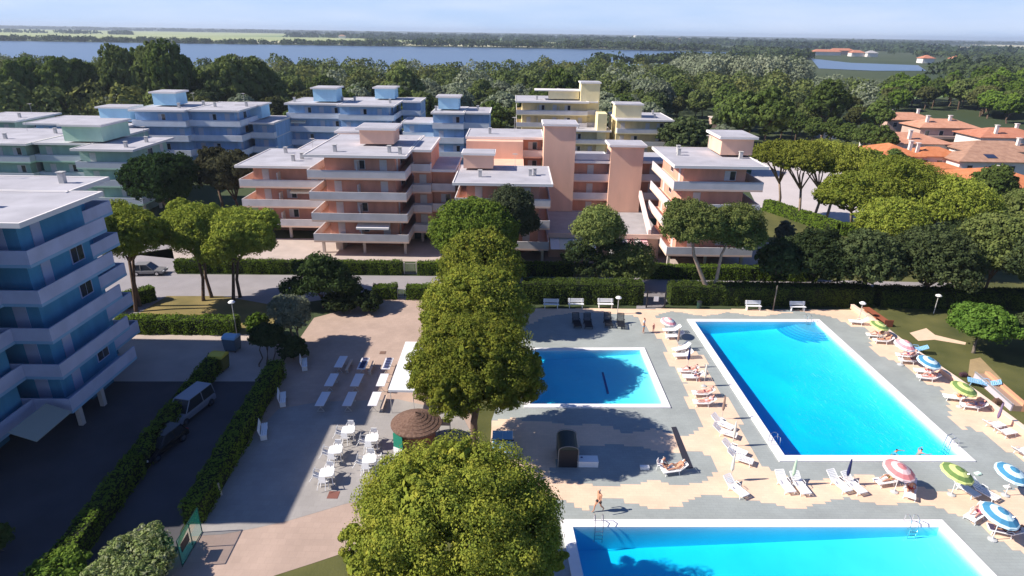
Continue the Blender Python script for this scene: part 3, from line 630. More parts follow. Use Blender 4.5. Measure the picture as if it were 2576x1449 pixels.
# ------------------------------------------------------------------ hedges
def hedge(label, path, w=1.3, h=1.7, dens=95, m=None, size=.17, group=None, dome=.12):
    P = [Vector((p[0], p[1], 0)) for p in path]; c = P[0]
    t = tag(bpy.data.objects.new('hedge', None), label, 'hedge', group); C.objects.link(t); t.location = c
    vs = []
    core = MB()
    for a, b in zip(P, P[1:]):
        d = b - a; ln = d.length; d.normalize(); s = Vector((-d.y, d.x, 0)); hw = w / 2 - .1
        q = [a - s * hw, b - s * hw, b + s * hw, a + s * hw]
        core.hexa([(p.x - c.x, p.y - c.y, 0) for p in q] + [(p.x - c.x, p.y - c.y, h - .12) for p in q])
        per = 2 * h + w; n = int(dens * ln * per)
        u = rng.random(n) * ln; v = rng.random(n) * per
        side = np.where(v < h, -1, np.where(v > h + w, 1, 0)); zz = np.where(v < h, v, np.where(v > h + w, per - v, h)); ss = np.where(v < h, -w / 2, np.where(v > h + w, w / 2, v - h - w / 2))
        k = np.minimum(1, np.maximum(0, (zz - (h - .3)) / .3)); ss = ss * (1 - .12 * k)
        bump = .07 * np.sin(u * 1.9 + 1.7 * zz) + .05 * np.sin(u * 4.3 + ln) + .05 * np.sin(u * .7)
        nx = side.astype(float); nz_ = (side == 0).astype(float)
        pos = np.array(a - c)[None] + u[:, None] * np.array(d) + (ss + nx * bump)[:, None] * np.array(s) + (zz + nz_ * bump)[:, None] * np.array([0, 0, 1.])
        pos += rng.normal(size=(n, 3)) * .045
        nn = nx[:, None] * np.array(s) + nz_[:, None] * np.array([0, 0, 1.]) + .6 * unit(n)
        nn /= np.linalg.norm(nn, axis=1)[:, None]
        t1 = np.cross(nn, unit(n)); t1 /= np.linalg.norm(t1, axis=1)[:, None]; t2 = np.cross(nn, t1)
        S = size * rng.uniform(.6, 1.3, n)[:, None]
        vs.append(np.stack([pos - t1 * S * .5, pos + t2 * S * .4, pos + t1 * S * .5, pos - t2 * S * .4], 1).reshape(-1, 3))
        if True:
            ne = int(dens * w * h * .8)
            for (o_, dd) in ((a, -1), (b, 1)):
                pos = np.array(o_ - c)[None] + np.array(d)[None] * (dd * .03 * rng.random((ne, 1))) + np.array(s)[None] * (rng.random((ne, 1)) - .5) * w + np.array([0, 0, 1.])[None] * rng.random((ne, 1)) * h
                nn = np.array(d)[None] * dd + .6 * unit(ne); t1 = np.cross(nn, unit(ne)); t1 /= np.linalg.norm(t1, axis=1)[:, None]; t2 = np.cross(nn / np.linalg.norm(nn, axis=1)[:, None], t1); S = size * rng.uniform(.6, 1.3, ne)[:, None]
                vs.append(np.stack([pos - t1 * S * .5, pos + t2 * S * .4, pos + t1 * S * .5, pos - t2 * S * .4], 1).reshape(-1, 3))
    me = quadmesh('leaves', np.concatenate(vs), m or M_hedge); link('foliage', me, t)
    core.build('branches', mat('hedge_core', (.012, .018, .006), 1), t)
    return t
def gl(pts): return [G(a, b) for a, b in pts]
hedge('clipped hedge beyond the road left of the garden gate', gl([(447, 683), (1012, 688)]), 1.3, 1.7)
hedge('clipped hedge in front of the pink building between gate and striped awning', gl([(1052, 689), (1440, 691)]), 1.3, 1.7)
hedge('clipped hedge along the road in front of the right pink block', gl([(1612, 698), (2050, 705)]), 1.4, 1.8)
hedge('bright round-ended hedge stub left of the small white gate', gl([(940, 748), (1000, 747)]), 1.8, 1.5)
hedge('bright round-ended hedge stub right of the small white gate', gl([(1024, 748), (1086, 748)]), 1.8, 1.5)
hedge('tall dark hedge behind the benches at the far end of the small pool', gl([(1315, 755), (1612, 759)]), 2.4, 2.6, m=leafmat('dark_hedge_leaves', (.03, .05, .012), (.08, .11, .022), None, 1.2))
hedge('tall dark hedge behind the far end of the long pool', gl([(1680, 759), (2180, 765)]), 2.2, 2.4, m=MATS['dark_hedge_leaves'])
hedge('low dark hedge closing the garden beyond the right pool corner', gl([(2200, 766), (2640, 775)]), 2.2, 2.2, m=MATS['dark_hedge_leaves'])
hedge('wide hedge in front of the dry lawn above the driveway', gl([(300, 833), (600, 836)]), 1.7, 1.7, 100)
hedge('short slanting hedge by the crossing pine trunks', gl([(262, 790), (388, 752)]), 1.5, 1.7)
p = gl([(548, 925), (345, 1190), (120, 1500)])
hedge('long shaded hedge between blue building and lane, its near end sunlit', [p[0], p[1], p[2]], 1.3, 1.6, 80)
p = gl([(700, 945), (490, 1318)])
hedge('long shaded hedge between the lane and the plaza benches', p, 1.35, 1.7, 80)
hedge('clipped hedge beside the car park behind the umbrella pines', gl([(1925, 528), (2110, 590), (2230, 600)]), 1.6, 2.0, 60, size=.25)
hedge('small clipped hedge beyond the yellow building', [G(1700, 342), G(1780, 350)], 2, 2.2, 30, size=.4)
# ------------------------------------------------------------------ the wood beyond the buildings
VARS = []
def variant(name, lobes, n, size, m, bark, r):
    k = 'proto'; me = crown_mesh('crown', lobes, n, size, m, clump=.22)
    mt = trunk_mb((0, 0, 0), [(l[0], l[1], l[2]) for l in lobes[:4]], r, .3)
    return (name, me, mt, bark)
FV = []
rd = random.Random(5)
kinds = [('broadleaf_tree', M_lf, 0), ('broadleaf_tree', M_lf3, 0), ('broadleaf_tree', M_mg, 0), ('silver_willow', leafmat('willow_leaves', (.12, .15, .09), (.24, .26, .18), None, .4), 1), ('broadleaf_tree', M_lf2, 0), ('broadleaf_tree', leafmat('olive_leaves', (.06, .07, .025), (.12, .125, .045), None, .4), 0)]
for i, (nm, m, w) in enumerate(kinds):
    for s in range(2):
        r = rd.uniform(5.2, 6.2); h = rd.uniform(12, 14)
        L_ = round_lobes(r, h, 1.5, 13, i * 5 + s)
        me = crown_mesh('crown', L_, 6000, .6, m, clump=.24); tm = trunk_mb((0, 0, 0), [(l[0], l[1], l[2]) for l in L_[:4]], .3, .4).build('trunk', M_bark); td = tm.data; bpy.data.objects.remove(tm)
        FV.append((nm, me, td, w))
def ftree(x, y, v, s, label, group, sz=None):
    nm, me, td, w = FV[v]
    t = thing(nm, label, 'tree', (x, y, 0), rd.uniform(0, 6.28), group); t.scale = (s * rd.uniform(.9, 1.1), s * rd.uniform(.9, 1.1), (sz or s) * rd.uniform(.92, 1.08))
    link('crown', me, t); link('trunk', td, t); return t
WG = 'trees of the wood beyond the apartment blocks'
placed = []
# tall row at the far left
for px, Y, s, top in ((-20, 190, 1.25, 1.45), (38, 190, 1.2, 1.5), (78, 196, 1.0, 1.4), (150, 196, 1.35, 1.55), (205, 200, 1.1, 1.4), (238, 205, 1.05, 1.45), (305, 205, 1.35, 1.7), (350, 212, 1.2, 1.75), (392, 205, 1.3, 1.9), (432, 200, 1.25, 1.8), (500, 215, 1.0, 1.35), (575, 205, 1.45, 1.55), (632, 208, 1.5, 1.65), (668, 212, 1.1, 1.4)):
    x = atY(px, 200, Y).x; ftree(x, Y, rd.choice((0, 1, 2, 3)), s, 'tall dark green tree in the row behind the blue houses at the far left', 'tall tree row behind the blue houses', top * 1.08); placed.append((x, Y, 7))
for px, Y, s, top, v, lb in ((1405, 205, 1.35, 1.62, 0, 'tall dark rounded tree rising behind the yellow tower'), (1010, 240, 1.3, 1.45, 2, 'tall grey-green tree above the right blue block'), (2095, 205, 1.2, 1.35, 1, 'tall pointed green tree below the lagoon inlet'), (1880, 180, 1.3, 1.3, 0, 'tall dark tree right of centre in front of the wood'), (1945, 175, 1.2, 1.25, 1, 'tall dark tree beside the inlet-side wood edge'), (1745, 150, 1.2, 1.15, 5, 'olive-toned tree right of the yellow block')):
    x = atY(px, 200, Y).x; ftree(x, Y, v, s, lb, None, top); placed.append((x, Y, 7))
AV = []   # no trees here: (x0,x1,y0,y1)
AV += [(-140, 12, 95, 176), (-20, 48, 90, 172), (22, 60, 80, 138)]
def clear(x, y):
    if any(a < x < b and c < y < d for a, b, c, d in AV): return False
    p = pix(x, y, 0)
    if p[0] > 2200 and p[1] > 272: return False
    if 2225 < p[0] < 2440 and 212 < p[1] < 250: return False
    if p[0] > 1870 and p[1] > 350: return False
    if 1690 < p[0] < 1810 and p[1] > 318: return False
    return True
RI = RM.inverted()
def pix(x, y, z):
    d = RI @ Vector((x, y, z - CH)); return (W0 / 2 + F * d.x / -d.z, H0 / 2 - F * d.y / -d.z)
cnt = 0; rest = []
def u_(x, y): p = pix(x, y, 0); return 2025 < p[0] < 2340 and y > 330
MEADOW = [(q.x, q.y) for q in GP([(2225, 214), (2330, 208), (2450, 216), (2450, 246), (2330, 256), (2230, 252)])]
# explicit trees: row before the villas, bright stand at the right
for px, py, v, s, top, lb, gp in [(1838, 300, 0, .8, .8, 0, 0), (1885, 335, 1, .62, .66, 0, 0), (1925, 345, 0, .62, .68, 0, 0), (1962, 352, 1, .62, .62, 0, 0), (2000, 360, 0, .62, .68, 0, 0), (2040, 366, 1, .62, .66, 0, 0), (2082, 372, 0, .62, .7, 0, 0), (2125, 380, 1, .66, .64, 0, 0), (2168, 392, 0, .7, .74, 0, 0), (2205, 412, 1, .62, .7, 0, 0), (2190, 445, 8, .5, .5, 0, 0), (1990, 318, 10, .7, .75, 0, 0), (2035, 322, 2, .7, .7, 0, 0), (2150, 335, 10, .75, .8, 0, 0), (2195, 350, 1, .75, .85, 0, 0), (2210, 310, 2, .7, .8, 0, 0), (2270, 462, 0, .5, .5, 0, 0), (2240, 440, 1, .5, .5, 0, 0),
    (2470, 285, 9, 1.05, 1.1, 1, 1), (2540, 292, 8, 1.15, 1.15, 1, 1), (2420, 268, 8, .9, .9, 1, 1), (2590, 275, 9, 1.2, 1.3, 1, 1), (2500, 262, 9, 1.1, 1.2, 1, 1), (2345, 272, 0, .8, 1.0, 1, 1), (2385, 262, 2, .9, 1.1, 1, 1), (2260, 276, 10, .75, .7, 1, 1), (2560, 250, 8, 1.3, 1.3, 1, 1), (2460, 240, 9, 1.2, 1.1, 1, 1), (2285, 345, 0, .45, .42, 1, 1)]:
    q = G(px, py); ftree(q.x, q.y, v, s, 'green garden tree in the dense row between the car park and the villas' if not gp else 'bushy garden tree beside and behind the red-roofed villas', 'garden trees before the villas' if not gp else 'garden trees behind the villas', top); placed.append((q.x, q.y, 6))
for k in range(130):
    px = rd.uniform(2236, 2640); py = rd.uniform(292, 322) if k % 4 == 0 and px > 2480 else rd.uniform(250, 302) if px > 2440 or px < 2250 else rd.uniform(250, 276); q = G(px, py); s = rd.uniform(.85, 1.2)
    if all((q.x - a) ** 2 + (q.y - b) ** 2 > 40 for a, b, c in placed): ftree(q.x, q.y, rd.choice((8, 9, 8, 2, 3, 10)), s, 'bushy garden tree beside and behind the red-roofed villas', 'garden trees behind the villas', s * .95); placed.append((q.x, q.y, 6))
Y = 128.0
while Y < 470:
    half = Y * .86; x = -half - 6
    while x < half + 6:
        xx, yy = x + rd.uniform(-3.4, 3.4), Y + rd.uniform(-3, 3)
        if clear(xx, yy) and all((xx - a) ** 2 + (yy - b) ** 2 > c * c for a, b, c in placed) and not (yy > 410 + max(0, xx) * 3 or u_(xx, yy)) and not inside(xx, yy, MEADOW):
            u = pix(xx, yy, 0)[0]
            if Y < 262 and cnt < 270 and u > 430 - 0:
                v = rd.choice((0, 1, 2, 3, 4, 5, 6, 7, 10, 11) if u < 2250 else (2, 3, 8, 9, 8, 9, 10, 4))
                if 780 < u < 1700 and rd.random() < .25: v = rd.choice((6, 7))
                s = rd.uniform(.8, 1.15)
                if u > 1600 and Y < 190: s *= .8
                if 1900 < u: s *= .82
                lb = {0: 'green broadleaf tree', 1: 'green broadleaf tree', 2: 'mid green broadleaf tree', 3: 'mid green broadleaf tree', 4: 'grey-green tree', 5: 'grey-green tree', 6: 'silvery pale willow', 7: 'silvery pale willow', 8: 'fresh green tree', 9: 'fresh green tree', 10: 'olive-toned tree', 11: 'olive-toned tree'}[v]
                zone = 'behind the blue houses' if u < 1240 else 'behind the yellow building' if u < 1720 else 'between car park and lagoon' if u < 2230 else 'behind the red-roofed villas'
                ftree(xx, yy, v, s, f'{lb} in the wood {zone}', f'{lb}s in the wood {zone}'); cnt += 1
            else:
                rest.append((xx, yy, rd.uniform(.75, 1.15), rd.randrange(6)))
        x += 10.5 + (Y - 128) * .012
    Y += 10.5 + (Y - 128) * .02
print('wood trees', cnt, 'rest', len(rest))
def mass(name, label, pts, n, size, m, cat='wood'):
    "one object: many crowns that read as one mass. pts: (x,y,radius,height)"
    P = np.array(pts); k = np.repeat(np.arange(len(P)), n); N_ = len(k); d = unit(N_); d[:, 2] = np.abs(d[:, 2]) * 1.0 - .15
    lump = 1 + .16 * np.sin(d[:, 0] * 5 + k) * np.cos(d[:, 1] * 6 + k * 1.3)
    c = P[k]; pos = np.stack([c[:, 0] + d[:, 0] * c[:, 2] * lump, c[:, 1] + d[:, 1] * c[:, 2] * lump, c[:, 3] * .45 + d[:, 2] * c[:, 3] * .55 * lump], 1) + rng.normal(size=(N_, 3)) * size * .3
    nn = d + .7 * unit(N_); nn /= np.linalg.norm(nn, axis=1)[:, None]; t1 = np.cross(nn, unit(N_)); t1 /= np.linalg.norm(t1, axis=1)[:, None]; t2 = np.cross(nn, t1)
    S = (size * rng.uniform(.6, 1.4, N_) * (c[:, 2] / P[:, 2].mean()))[:, None]
    v = np.stack([pos - t1 * S * .5, pos + t2 * S * .4, pos + t1 * S * .5, pos - t2 * S * .4], 1).reshape(-1, 3)
    o = link(name, quadmesh(name, v, m)); tag(o, label, cat, kind='stuff'); return o
def wm(name, c1, c2, sc_): return leafmat(name, c1, c2, None, sc_, .2)
WM = [wm('wood_a', (.06, .09, .03), (.17, .20, .065), .05), wm('wood_b', (.15, .18, .11), (.30, .32, .22), .06), wm('wood_c', (.08, .09, .03), (.17, .18, .055), .05)]
for j, nm in enumerate(('distant dark green wood between the houses and the lagoon', 'distant silvery willows mixed in the wood near the lagoon', 'distant olive-toned trees mixed in the wood near the lagoon')):
    pts = [(x, y, 5.8 * s, 14.5 * s) for x, y, s, q in rest if (q in (0, 1, 2, 4) and j == 0) or (q == 3 and j == 1) or (q == 5 and j == 2)]
    # big silvery stand at right of centre
    if j == 1: pts += [(rd.uniform(100, 165), rd.uniform(330, 430), rd.uniform(6, 9), rd.uniform(17, 22)) for _ in range(60)]
    pts = [q for q in pts if not (2015 < pix(q[0], q[1], 0)[0] < 2340 and q[1] > 330)]
    mass('wood', nm, pts, 520, 1.0, WM[j])
# far shore strips, hedgerows and woods to the horizon
far = []
def pix_y(q): return 900
def strip(x0, y0, x1, y1, n, dep, r0, r1, h0, h1, out):
    for i in range(n):
        f = rd.random(); out.append((x0 + (x1 - x0) * f + rd.gauss(0, 2), y0 + (y1 - y0) * f + rd.uniform(0, dep), rd.uniform(r0, r1), rd.uniform(h0, h1)))
strip(-2200, 1275, -900, 1325, 260, 60, 6, 12, 6, 12, far); strip(-900, 1330, -300, 1370, 150, 40, 5, 11, 6, 12, far); strip(-300, 1370, 120, 1400, 130, 60, 5, 12, 8, 18, far); strip(120, 1400, 420, 1330, 130, 70, 6, 12, 8, 18, far)
strip(430, 1000, 430, 1320, 160, 10, 6, 12, 8, 14, far); strip(310, 860, 440, 1000, 60, 40, 6, 11, 8, 14, far); strip(60, 600, 310, 860, 120, 40, 6, 10, 8, 14, far)
for _ in range(160): far.append((rd.uniform(150, 520), rd.uniform(430, 750), rd.uniform(6, 9), rd.uniform(11, 16)))
far = [q for q in far if not inside(q[0], q[1], [(-3500, 1210), (-900, 1325), (-300, 1365), (120, 1395), (420, 1325), (425, 1000), (305, 865), (55, 610), (-65, 445), (-300, 425), (-700, 405), (-3500, 710)])]
for _ in range(420): far.append((rd.uniform(430, 1300), rd.uniform(480, 1400), rd.uniform(6, 11), rd.uniform(6, 11)))
far = [q for q in far if not (2015 < pix(q[0], q[1], 0)[0] < 2345 and 300 < q[1] < pix_y(q))]
hz_skip = [(a.x, a.y) for a in GP([(2320, 114), (2460, 116), (2700, 121), (2700, 134), (2470, 131), (2330, 126)])]
far = [q for q in far if not inside(q[0], q[1], [(a.x, a.y) for a in GP([(2030, 120), (2330, 146), (2470, 150), (2470, 172), (2340, 186), (2200, 182), (2050, 176)])])]
mass('far_trees', 'thin distant tree belts around the lagoon', far, 90, 3.4, wm('far_a', (.035, .055, .025), (.085, .11, .045), .02))
hz = []
for (x0, y0, x1, y1, n, dep, h) in ((-7000, 5400, -900, 4900, 600, 500, 20), (-3000, 2900, -1500, 2650, 60, 60, 11), (-900, 2650, 900, 2600, 200, 120, 16), (700, 1850, 1500, 1700, 160, 500, 14), (600, 2300, 3200, 2600, 350, 500, 14), (-900, 3800, 2800, 3900, 420, 700, 18), (2400, 4400, 6500, 5200, 300, 500, 18), (900, 1350, 2200, 1500, 160, 400, 11), (-500, 2350, 500, 2320, 60, 40, 10)):
    for i in range(n):
        f = rd.random(); hz.append((x0 + (x1 - x0) * f, y0 + (y1 - y0) * f + rd.uniform(0, dep), rd.uniform(14, 30), h * rd.uniform(.6, 1.15)))
hz = [q for q in hz if not inside(q[0], q[1], hz_skip)]
mass('horizon_trees', 'hazy tree line and hedgerows along the horizon', hz, 50, 9, wm('far_b', (.03, .05, .03), (.06, .085, .045), .008))
# ------------------------------------------------------------------ buildings
M_roof = tiled('pale_roof_membrane', (.43, .415, .45), .88, 7, 1.3, .13)
M_rim = mat('cream_roof_edge', (.78, .73, .70), .7)
M_par = mat('grey_balcony_concrete', (.60, .565, .575), .8, var=.12, vs=.5, detail=9)
M_parb = mat('pale_blue_balcony_concrete', (.70, .73, .78), .8, var=.08, vs=.6, detail=9)
M_col = mat('pillar_plaster', (.6, .52, .47), .8)
M_shut = mat('pale_shutter', (.62, .58, .58), .6, var=.05, vs=3)
M_glass = mat('window_glass', (.03, .035, .045), .1, spec=.8)
M_white = mat('white_plastic', (.85, .84, .84), .4)
M_pip = mat('ventilation_grey', (.5, .48, .46), .6)
def pal(name, wall, trim, tower, par=None, shut=None):
    return dict(wall=mat(name + '_wall', wall, .85, var=.12, vs=.5, detail=10, stretch=(2, 2, .6)), trim=mat(name + '_trim', trim, .8), tower=mat(name + '_tower_plaster', tower, .85, var=.07, vs=.35, detail=10, stretch=(2, 2, .6)), par=par or M_par, shut=shut or M_shut, garage=mat(name + '_garage_wall', tuple(v * .55 for v in wall), .9))
PK = pal('salmon', (.66, .33, .24), (.80, .56, .44), (.80, .49, .36))
BL = pal('blue', (.28, .46, .71), (.55, .63, .74), (.42, .68, .84), M_parb, mat('blue_white_shutter', (.5, .55, .66), .6))
TQ = pal('azure', (.08, .29, .46), (.25, .42, .58), (.30, .58, .75), mat('lilac_balcony_concrete', (.46, .48, .62), .8, var=.1, vs=.6), mat('lilac_shutter', (.42, .46, .62), .6))
GN = pal('green', (.36, .51, .44), (.45, .62, .50), (.52, .72, .55), mat('grey_green_balcony', (.50, .53, .58), .8, var=.05, vs=.6))
YL = pal('yellow', (.74, .60, .34), (.80, .68, .44), (.84, .72, .42))
FL = 3.0
def flat_roof(B, x0, x1, y0, y1, zt, pipes=(), over=.25, sub=None):
    o = over
    e = MB().box(x0 - o, x1 + o, y0 - o, y1 + o, zt, zt + .28)
    r = e.build('roof', M_rim, sub or B) if not sub else e.build('roof', M_rim, sub)
    g = .16; mm = MB(); z = zt + .286; X0, X1, Y0, Y1 = x0 - o, x1 + o, y0 - o, y1 + o
    if not sub:
        mm.poly([(X0 + g, Y0 + g, z), (X1 - g, Y0 + g, z), (X1 - g, Y1 - g, z), (X0 + g, Y1 - g, z)]); mm.build('roof_membrane', M_roof, r)
        rim = MB()
        for a in ((X0, X1, Y0, Y0 + g), (X0, X1, Y1 - g, Y1), (X0, X0 + g, Y0 + g, Y1 - g), (X1 - g, X1, Y0 + g, Y1 - g)): rim.box(*a, zt + .281, zt + .37)
        rim.build('roof_kerb', M_rim, r)
        if pipes and (x1 - x0) > 7:
            ax_, ay_ = X0 + (X1 - X0) * .62, Y0 + (Y1 - Y0) * .82; an = MB().tube([(ax_, ay_, zt + .28), (ax_, ay_, zt + 2.6)], .03, 5)
            for q in range(5): an.tube([(ax_ - .45 + .04 * q, ay_ - .3 + q * .15, zt + 2.5), (ax_ + .45 - .04 * q, ay_ - .3 + q * .15, zt + 2.5)], .014, 4)
            an.tube([(ax_, ay_ - .35, zt + 2.5), (ax_, ay_ + .35, zt + 2.5)], .02, 4); an.build('aerial', M_pip, r)
        for k, (u, v) in enumerate(pipes):
            x, y = X0 + (X1 - X0) * u, Y0 + (Y1 - Y0) * v
            MB().box(x - .22, x + .22, y - .22, y + .22, zt + .28, zt + 1.15).box(x - .3, x + .3, y - .3, y + .3, zt + 1.2, zt + 1.27).build('chimney', M_pip, r)
    return r
def block(B, x0, x1, y0, y1, n, P, f=1.7, l=0, r=0, b=0, z0=2.1, pil=True, pipes=((.3, .3), (.75, .4)), doors=True, sd=False, side_doors=False, div=()):
    zt = z0 + FL * n
    wx0, wx1, wy0, wy1 = x0 + l, x1 - r, y0 + f, y1 - b
    flat_roof(B, x0, x1, y0, y1, zt, pipes)
    wall = MB().box(wx0, wx1, wy0, wy1, z0 + .02, zt - .002).build('wall', P['wall'], B)
    for i in range(n):
        zb = z0 + FL * i; ex = .03
        X0 = x0 if l else wx0 - ex; X1 = x1 if r else wx1 + ex; Y0 = y0 if f else wy0 - ex; Y1 = y1 if b else wy1 + ex
        bal = MB().box(X0, X1, Y0, Y1, zb, zb + .24).build('balcony', P['trim'], B)
        th = .13; m_ = MB(); za, zc = zb + .243, zb + 1.26
        if f: m_.box(X0 + .01, X1 - .01, Y0 + .01, Y0 + th, za, zc)
        if b: m_.box(X0 + .01, X1 - .01, Y1 - th, Y1 - .01, za, zc)
        e0 = Y0 + (th + .003 if f else .003); e1 = Y1 - (th + .003 if b else .003)
        if l: m_.box(X0 + .01, X0 + th, e0, e1, za, zc)
        if r: m_.box(X1 - th, X1 - .01, e0, e1, za, zc)
        if f and not l: m_.box(X0 + .012, X0 + th, e0, wy0 - .01, za, zc)
        if f and not r: m_.box(X1 - th, X1 - .012, e0, wy0 - .01, za, zc)
        if m_.v: m_.build('parapet', P['par'], bal)
        if doors and f:
            W = wx1 - wx0; k = max(1, int(W / 2.9))
            for j in range(k):
                cx = wx0 + W * (j + .5) / k
                if (j + i) % 4 == 3: continue
                if j % 2 == 0: MB().box(cx - .5, cx + .5, wy0 - .05, wy0 + .01, zb + .26, zb + 2.45).build('shutter_door', P['shut'], B)
                else:
                    w = MB().box(cx - .75, cx + .75, wy0 - .045, wy0 + .01, zb + 1.1, zb + 2.4).build('window', P['shut'], B); MB().box(cx - .02, cx + .66, wy0 - .055, wy0 - .046, zb + 1.18, zb + 2.32).build('pane', M_glass, w)
            if i % 2 == 0 or k > 3:
                cx = wx0 + W * (.18 + .5 * ((i * 7 + k) % 3) / 3); ac = MB().box(cx - .4, cx + .4, wy0 - .36, wy0 - .06, zb + .3, zb + .85); ac.build('air_unit', M_shut, B)
            for u in div:
                cx = x0 + (x1 - x0) * u; MB().box(cx - .05, cx + .05, y0 + .35, wy0 - .06, zb + .25, zb + 2.2).build('privacy_screen', P['shut'], B)
        if side_doors:
            for sx, on, sg in ((wx0, l, -1), (wx1, r, 1)):
                if on:
                    D = wy1 - wy0; k = max(1, int(D / 3.2))
                    for j in range(k):
                        cy = wy0 + D * (j + .5) / k
                        if (j + i) % 3 == 2: continue
                        a, c = (sx - .05, sx + .01) if sg < 0 else (sx - .01, sx + .05)
                        if j % 2 == 0: MB().box(a, c, cy - .5, cy + .5, zb + .26, zb + 2.45).build('shutter_door', P['shut'], B)
                        else:
                            w = MB().box(a, c, cy - .8, cy + .8, zb + .95, zb + 2.4).build('window', P['shut'], B); a2, c2 = (sx - .062, sx - .052) if sg < 0 else (sx + .052, sx + .062); MB().box(a2, c2, cy - .7, cy - .03, zb + 1.05, zb + 2.3).box(a2, c2, cy + .03, cy + .7, zb + 1.05, zb + 2.3).build('pane', M_glass, w)
    if pil:
        k = max(2, int((x1 - x0) / 5)); ym = (y0 + y1) / 2
        for j in range(k + 1):
            cx = x0 + .8 + (x1 - x0 - 1.6) * j / k; MB().box(cx - .18, cx + .18, wy0 - .3, wy0 + .1, -.05, z0).build('pillar', M_col, B)
        for sx in (x0 + .8, x1 - .8):
            if y1 - y0 > 8: MB().box(sx - .18, sx + .18, ym - .2, ym + .2, -.05, z0).build('pillar', M_col, B)
        MB().box(x0 + 2.2, x1 - 2.2, wy0 + 3.6, y1 - .6, -.05, z0 - .003).build('garage', P['garage'], B)
    return zt
def penthouse(B, x0, x1, y0, y1, z, h, P, over=.45):
    t = MB().box(x0, x1, y0, y1, z, z + h).build('stair_tower', P['tower'], B)
    MB().box(x0 - over, x1 + over, y0 - over, y1 + over, z + h + .002, z + h + .32).build('tower_roof', M_rim, t)
    MB().box(x0 - over + .15, x1 + over - .15, y0 - over + .15, y1 + over - .15, z + h + .322, z + h + .36).build('tower_membrane', M_roof, t)
def fx(px0, px1, py, z):
    a, b = G(px0, py, z), G(px1, py, z); Y = (a.y + b.y) / 2
    return a.x, b.x, Y
ZR3, ZR4, ZR5 = 11.4, 14.4, 17.4
RT = -.08  # roof top offset to membrane
def awning(B, x0, x1, y, z, out, m, drop=.8):
    mb = MB(); mb.hexa([(x0, y - out, z - drop - .05), (x1, y - out, z - drop - .05), (x1, y, z - .05), (x0, y, z - .05), (x0, y - out, z - drop), (x1, y - out, z - drop), (x1, y, z), (x0, y, z)])
    mb.box(x0, x1, y - out - .02, y - out + .01, z - drop - .28, z - drop)
    mb.build('awning', m, B)
M_awn = mat('cream_awning_cloth', (.85, .80, .66), .8)
# --- pink building, left group
B = wthing('apartment_building', 'salmon pink apartment block with long grey balconies left of the pine row', 'building', (-21, 90, 0))
block(B, -28.1, -14.7, 85, 103, 4, PK, f=1.8, l=2.0, r=1.7, pipes=((.26, .16), (.8, .16), (.92, .1)), div=(.5,), side_doors=True)
block(B, -14.66, -12, 90.2, 101.5, 4, PK, f=1.6, r=0, pil=False, pipes=(), z0=2.1)
block(B, -40.6, -28.14, 92, 106, 3, PK, f=1.8, l=1.6, r=0, pipes=((.56, .3), (.62, .42), (.3, .75)), div=(.45,))
block(B, -36, -24, 106.04, 116, 3, PK, f=1.0, l=1.4, r=0, pipes=())
penthouse(B, -29.6, -23.6, 107.4, 112, 11.7, 2.3, PK)
block(B, -14.62, -8.6, 91.2, 101, 3, PK, f=1.5, pipes=())
penthouse(B, -22.4, -17.5, 92.7, 97.5, 14.69, 2.0, PK)
awning(B, -22, -17.4, 86.85, 4.9, 1.9, mat('white_awning_cloth', (.86, .82, .8), .8), .55)
awning(B, -33.5, -30.5, 93.85, 7.7, 1.0, M_awn, .3)
MB().box(-25.9, -24.9, 87.9, 91, 0, 1.9).build('wall', M_col, B)
# --- pink building, middle
B = wthing('apartment_building', 'salmon pink middle block with two blank stair towers and recessed balconies', 'building', (5, 95, 0))
block(B, -7.9, 5.0, 82.8, 94.5, 3, PK, f=1.7, l=1.5, r=1.5, pipes=((.26, .35), (.78, .45), (.83, .5)), side_doors=True, div=(.5,))
penthouse(B, -7.3, -3.0, 91.2, 94.3, 11.69, 1.9, PK, .3)
block(B, -7.6, 4.55, 103, 112, 4, PK, f=1.6, l=0, pipes=((.3, .4),), pil=False)
MB().box(-7.6, 1.4, 100.8, 104.55, 11.3, 14.05).build('wall', PK['tower'], B)
MB().box(-7.4, 1.5, 94.6, 104, .0, 11.35).build('wall', PK['tower'], B)
penthouse(B, 4.6, 9.5, 99, 104, 0, 16.8, PK, .3)
penthouse(B, 15.1, 20.2, 99, 103.5, 0, 13.8, PK, .4)
block(B, 9.54, 15.06, 99.6, 108, 3, PK, f=1.5, pil=False, pipes=())
block(B, 20.26, 24.6, 100.2, 108, 3, PK, f=1.5, pil=False, pipes=())
MB().box(9.6, 15, 99.4, 99.55, 11.7, 12.6).build('parapet', PK['par'], B)
# podium with terrace and striped awning
a = MB().box(5.2, 21, 86.2, 98.95, 0, 3.1).build('podium', PK['tower'], B)
MB().box(5.0, 21.2, 85.9, 98.9, 3.104, 3.4).build('terrace', M_terr, a)
MB().box(5.0, 21.2, 85.7, 85.86, 3.11, 3.75).build('parapet', PK['trim'], a)
MB().box(11, 15.5, 86.6, 89.5, 3.41, 3.45).build('terracotta_floor', mat('terracotta', (.62, .33, .2), .9), a)
for k in range(6):
    x = 13.4 + k * .95; mb = MB()
    mb.hexa([(x, 82.6, 1.9), (x + .95, 82.6, 1.9), (x + .95, 86.1, 2.95), (x, 86.1, 2.95), (x, 82.6, 1.95), (x + .95, 82.6, 1.95), (x + .95, 86.1, 3.0), (x, 86.1, 3.0)]); mb.box(x, x + .95, 82.55, 82.59, 1.55, 1.95)
    mb.build('awning', mat('pink_awning_cloth', (.8, .45, .47), .8) if k % 2 else MATS['white_awning_cloth'], B)
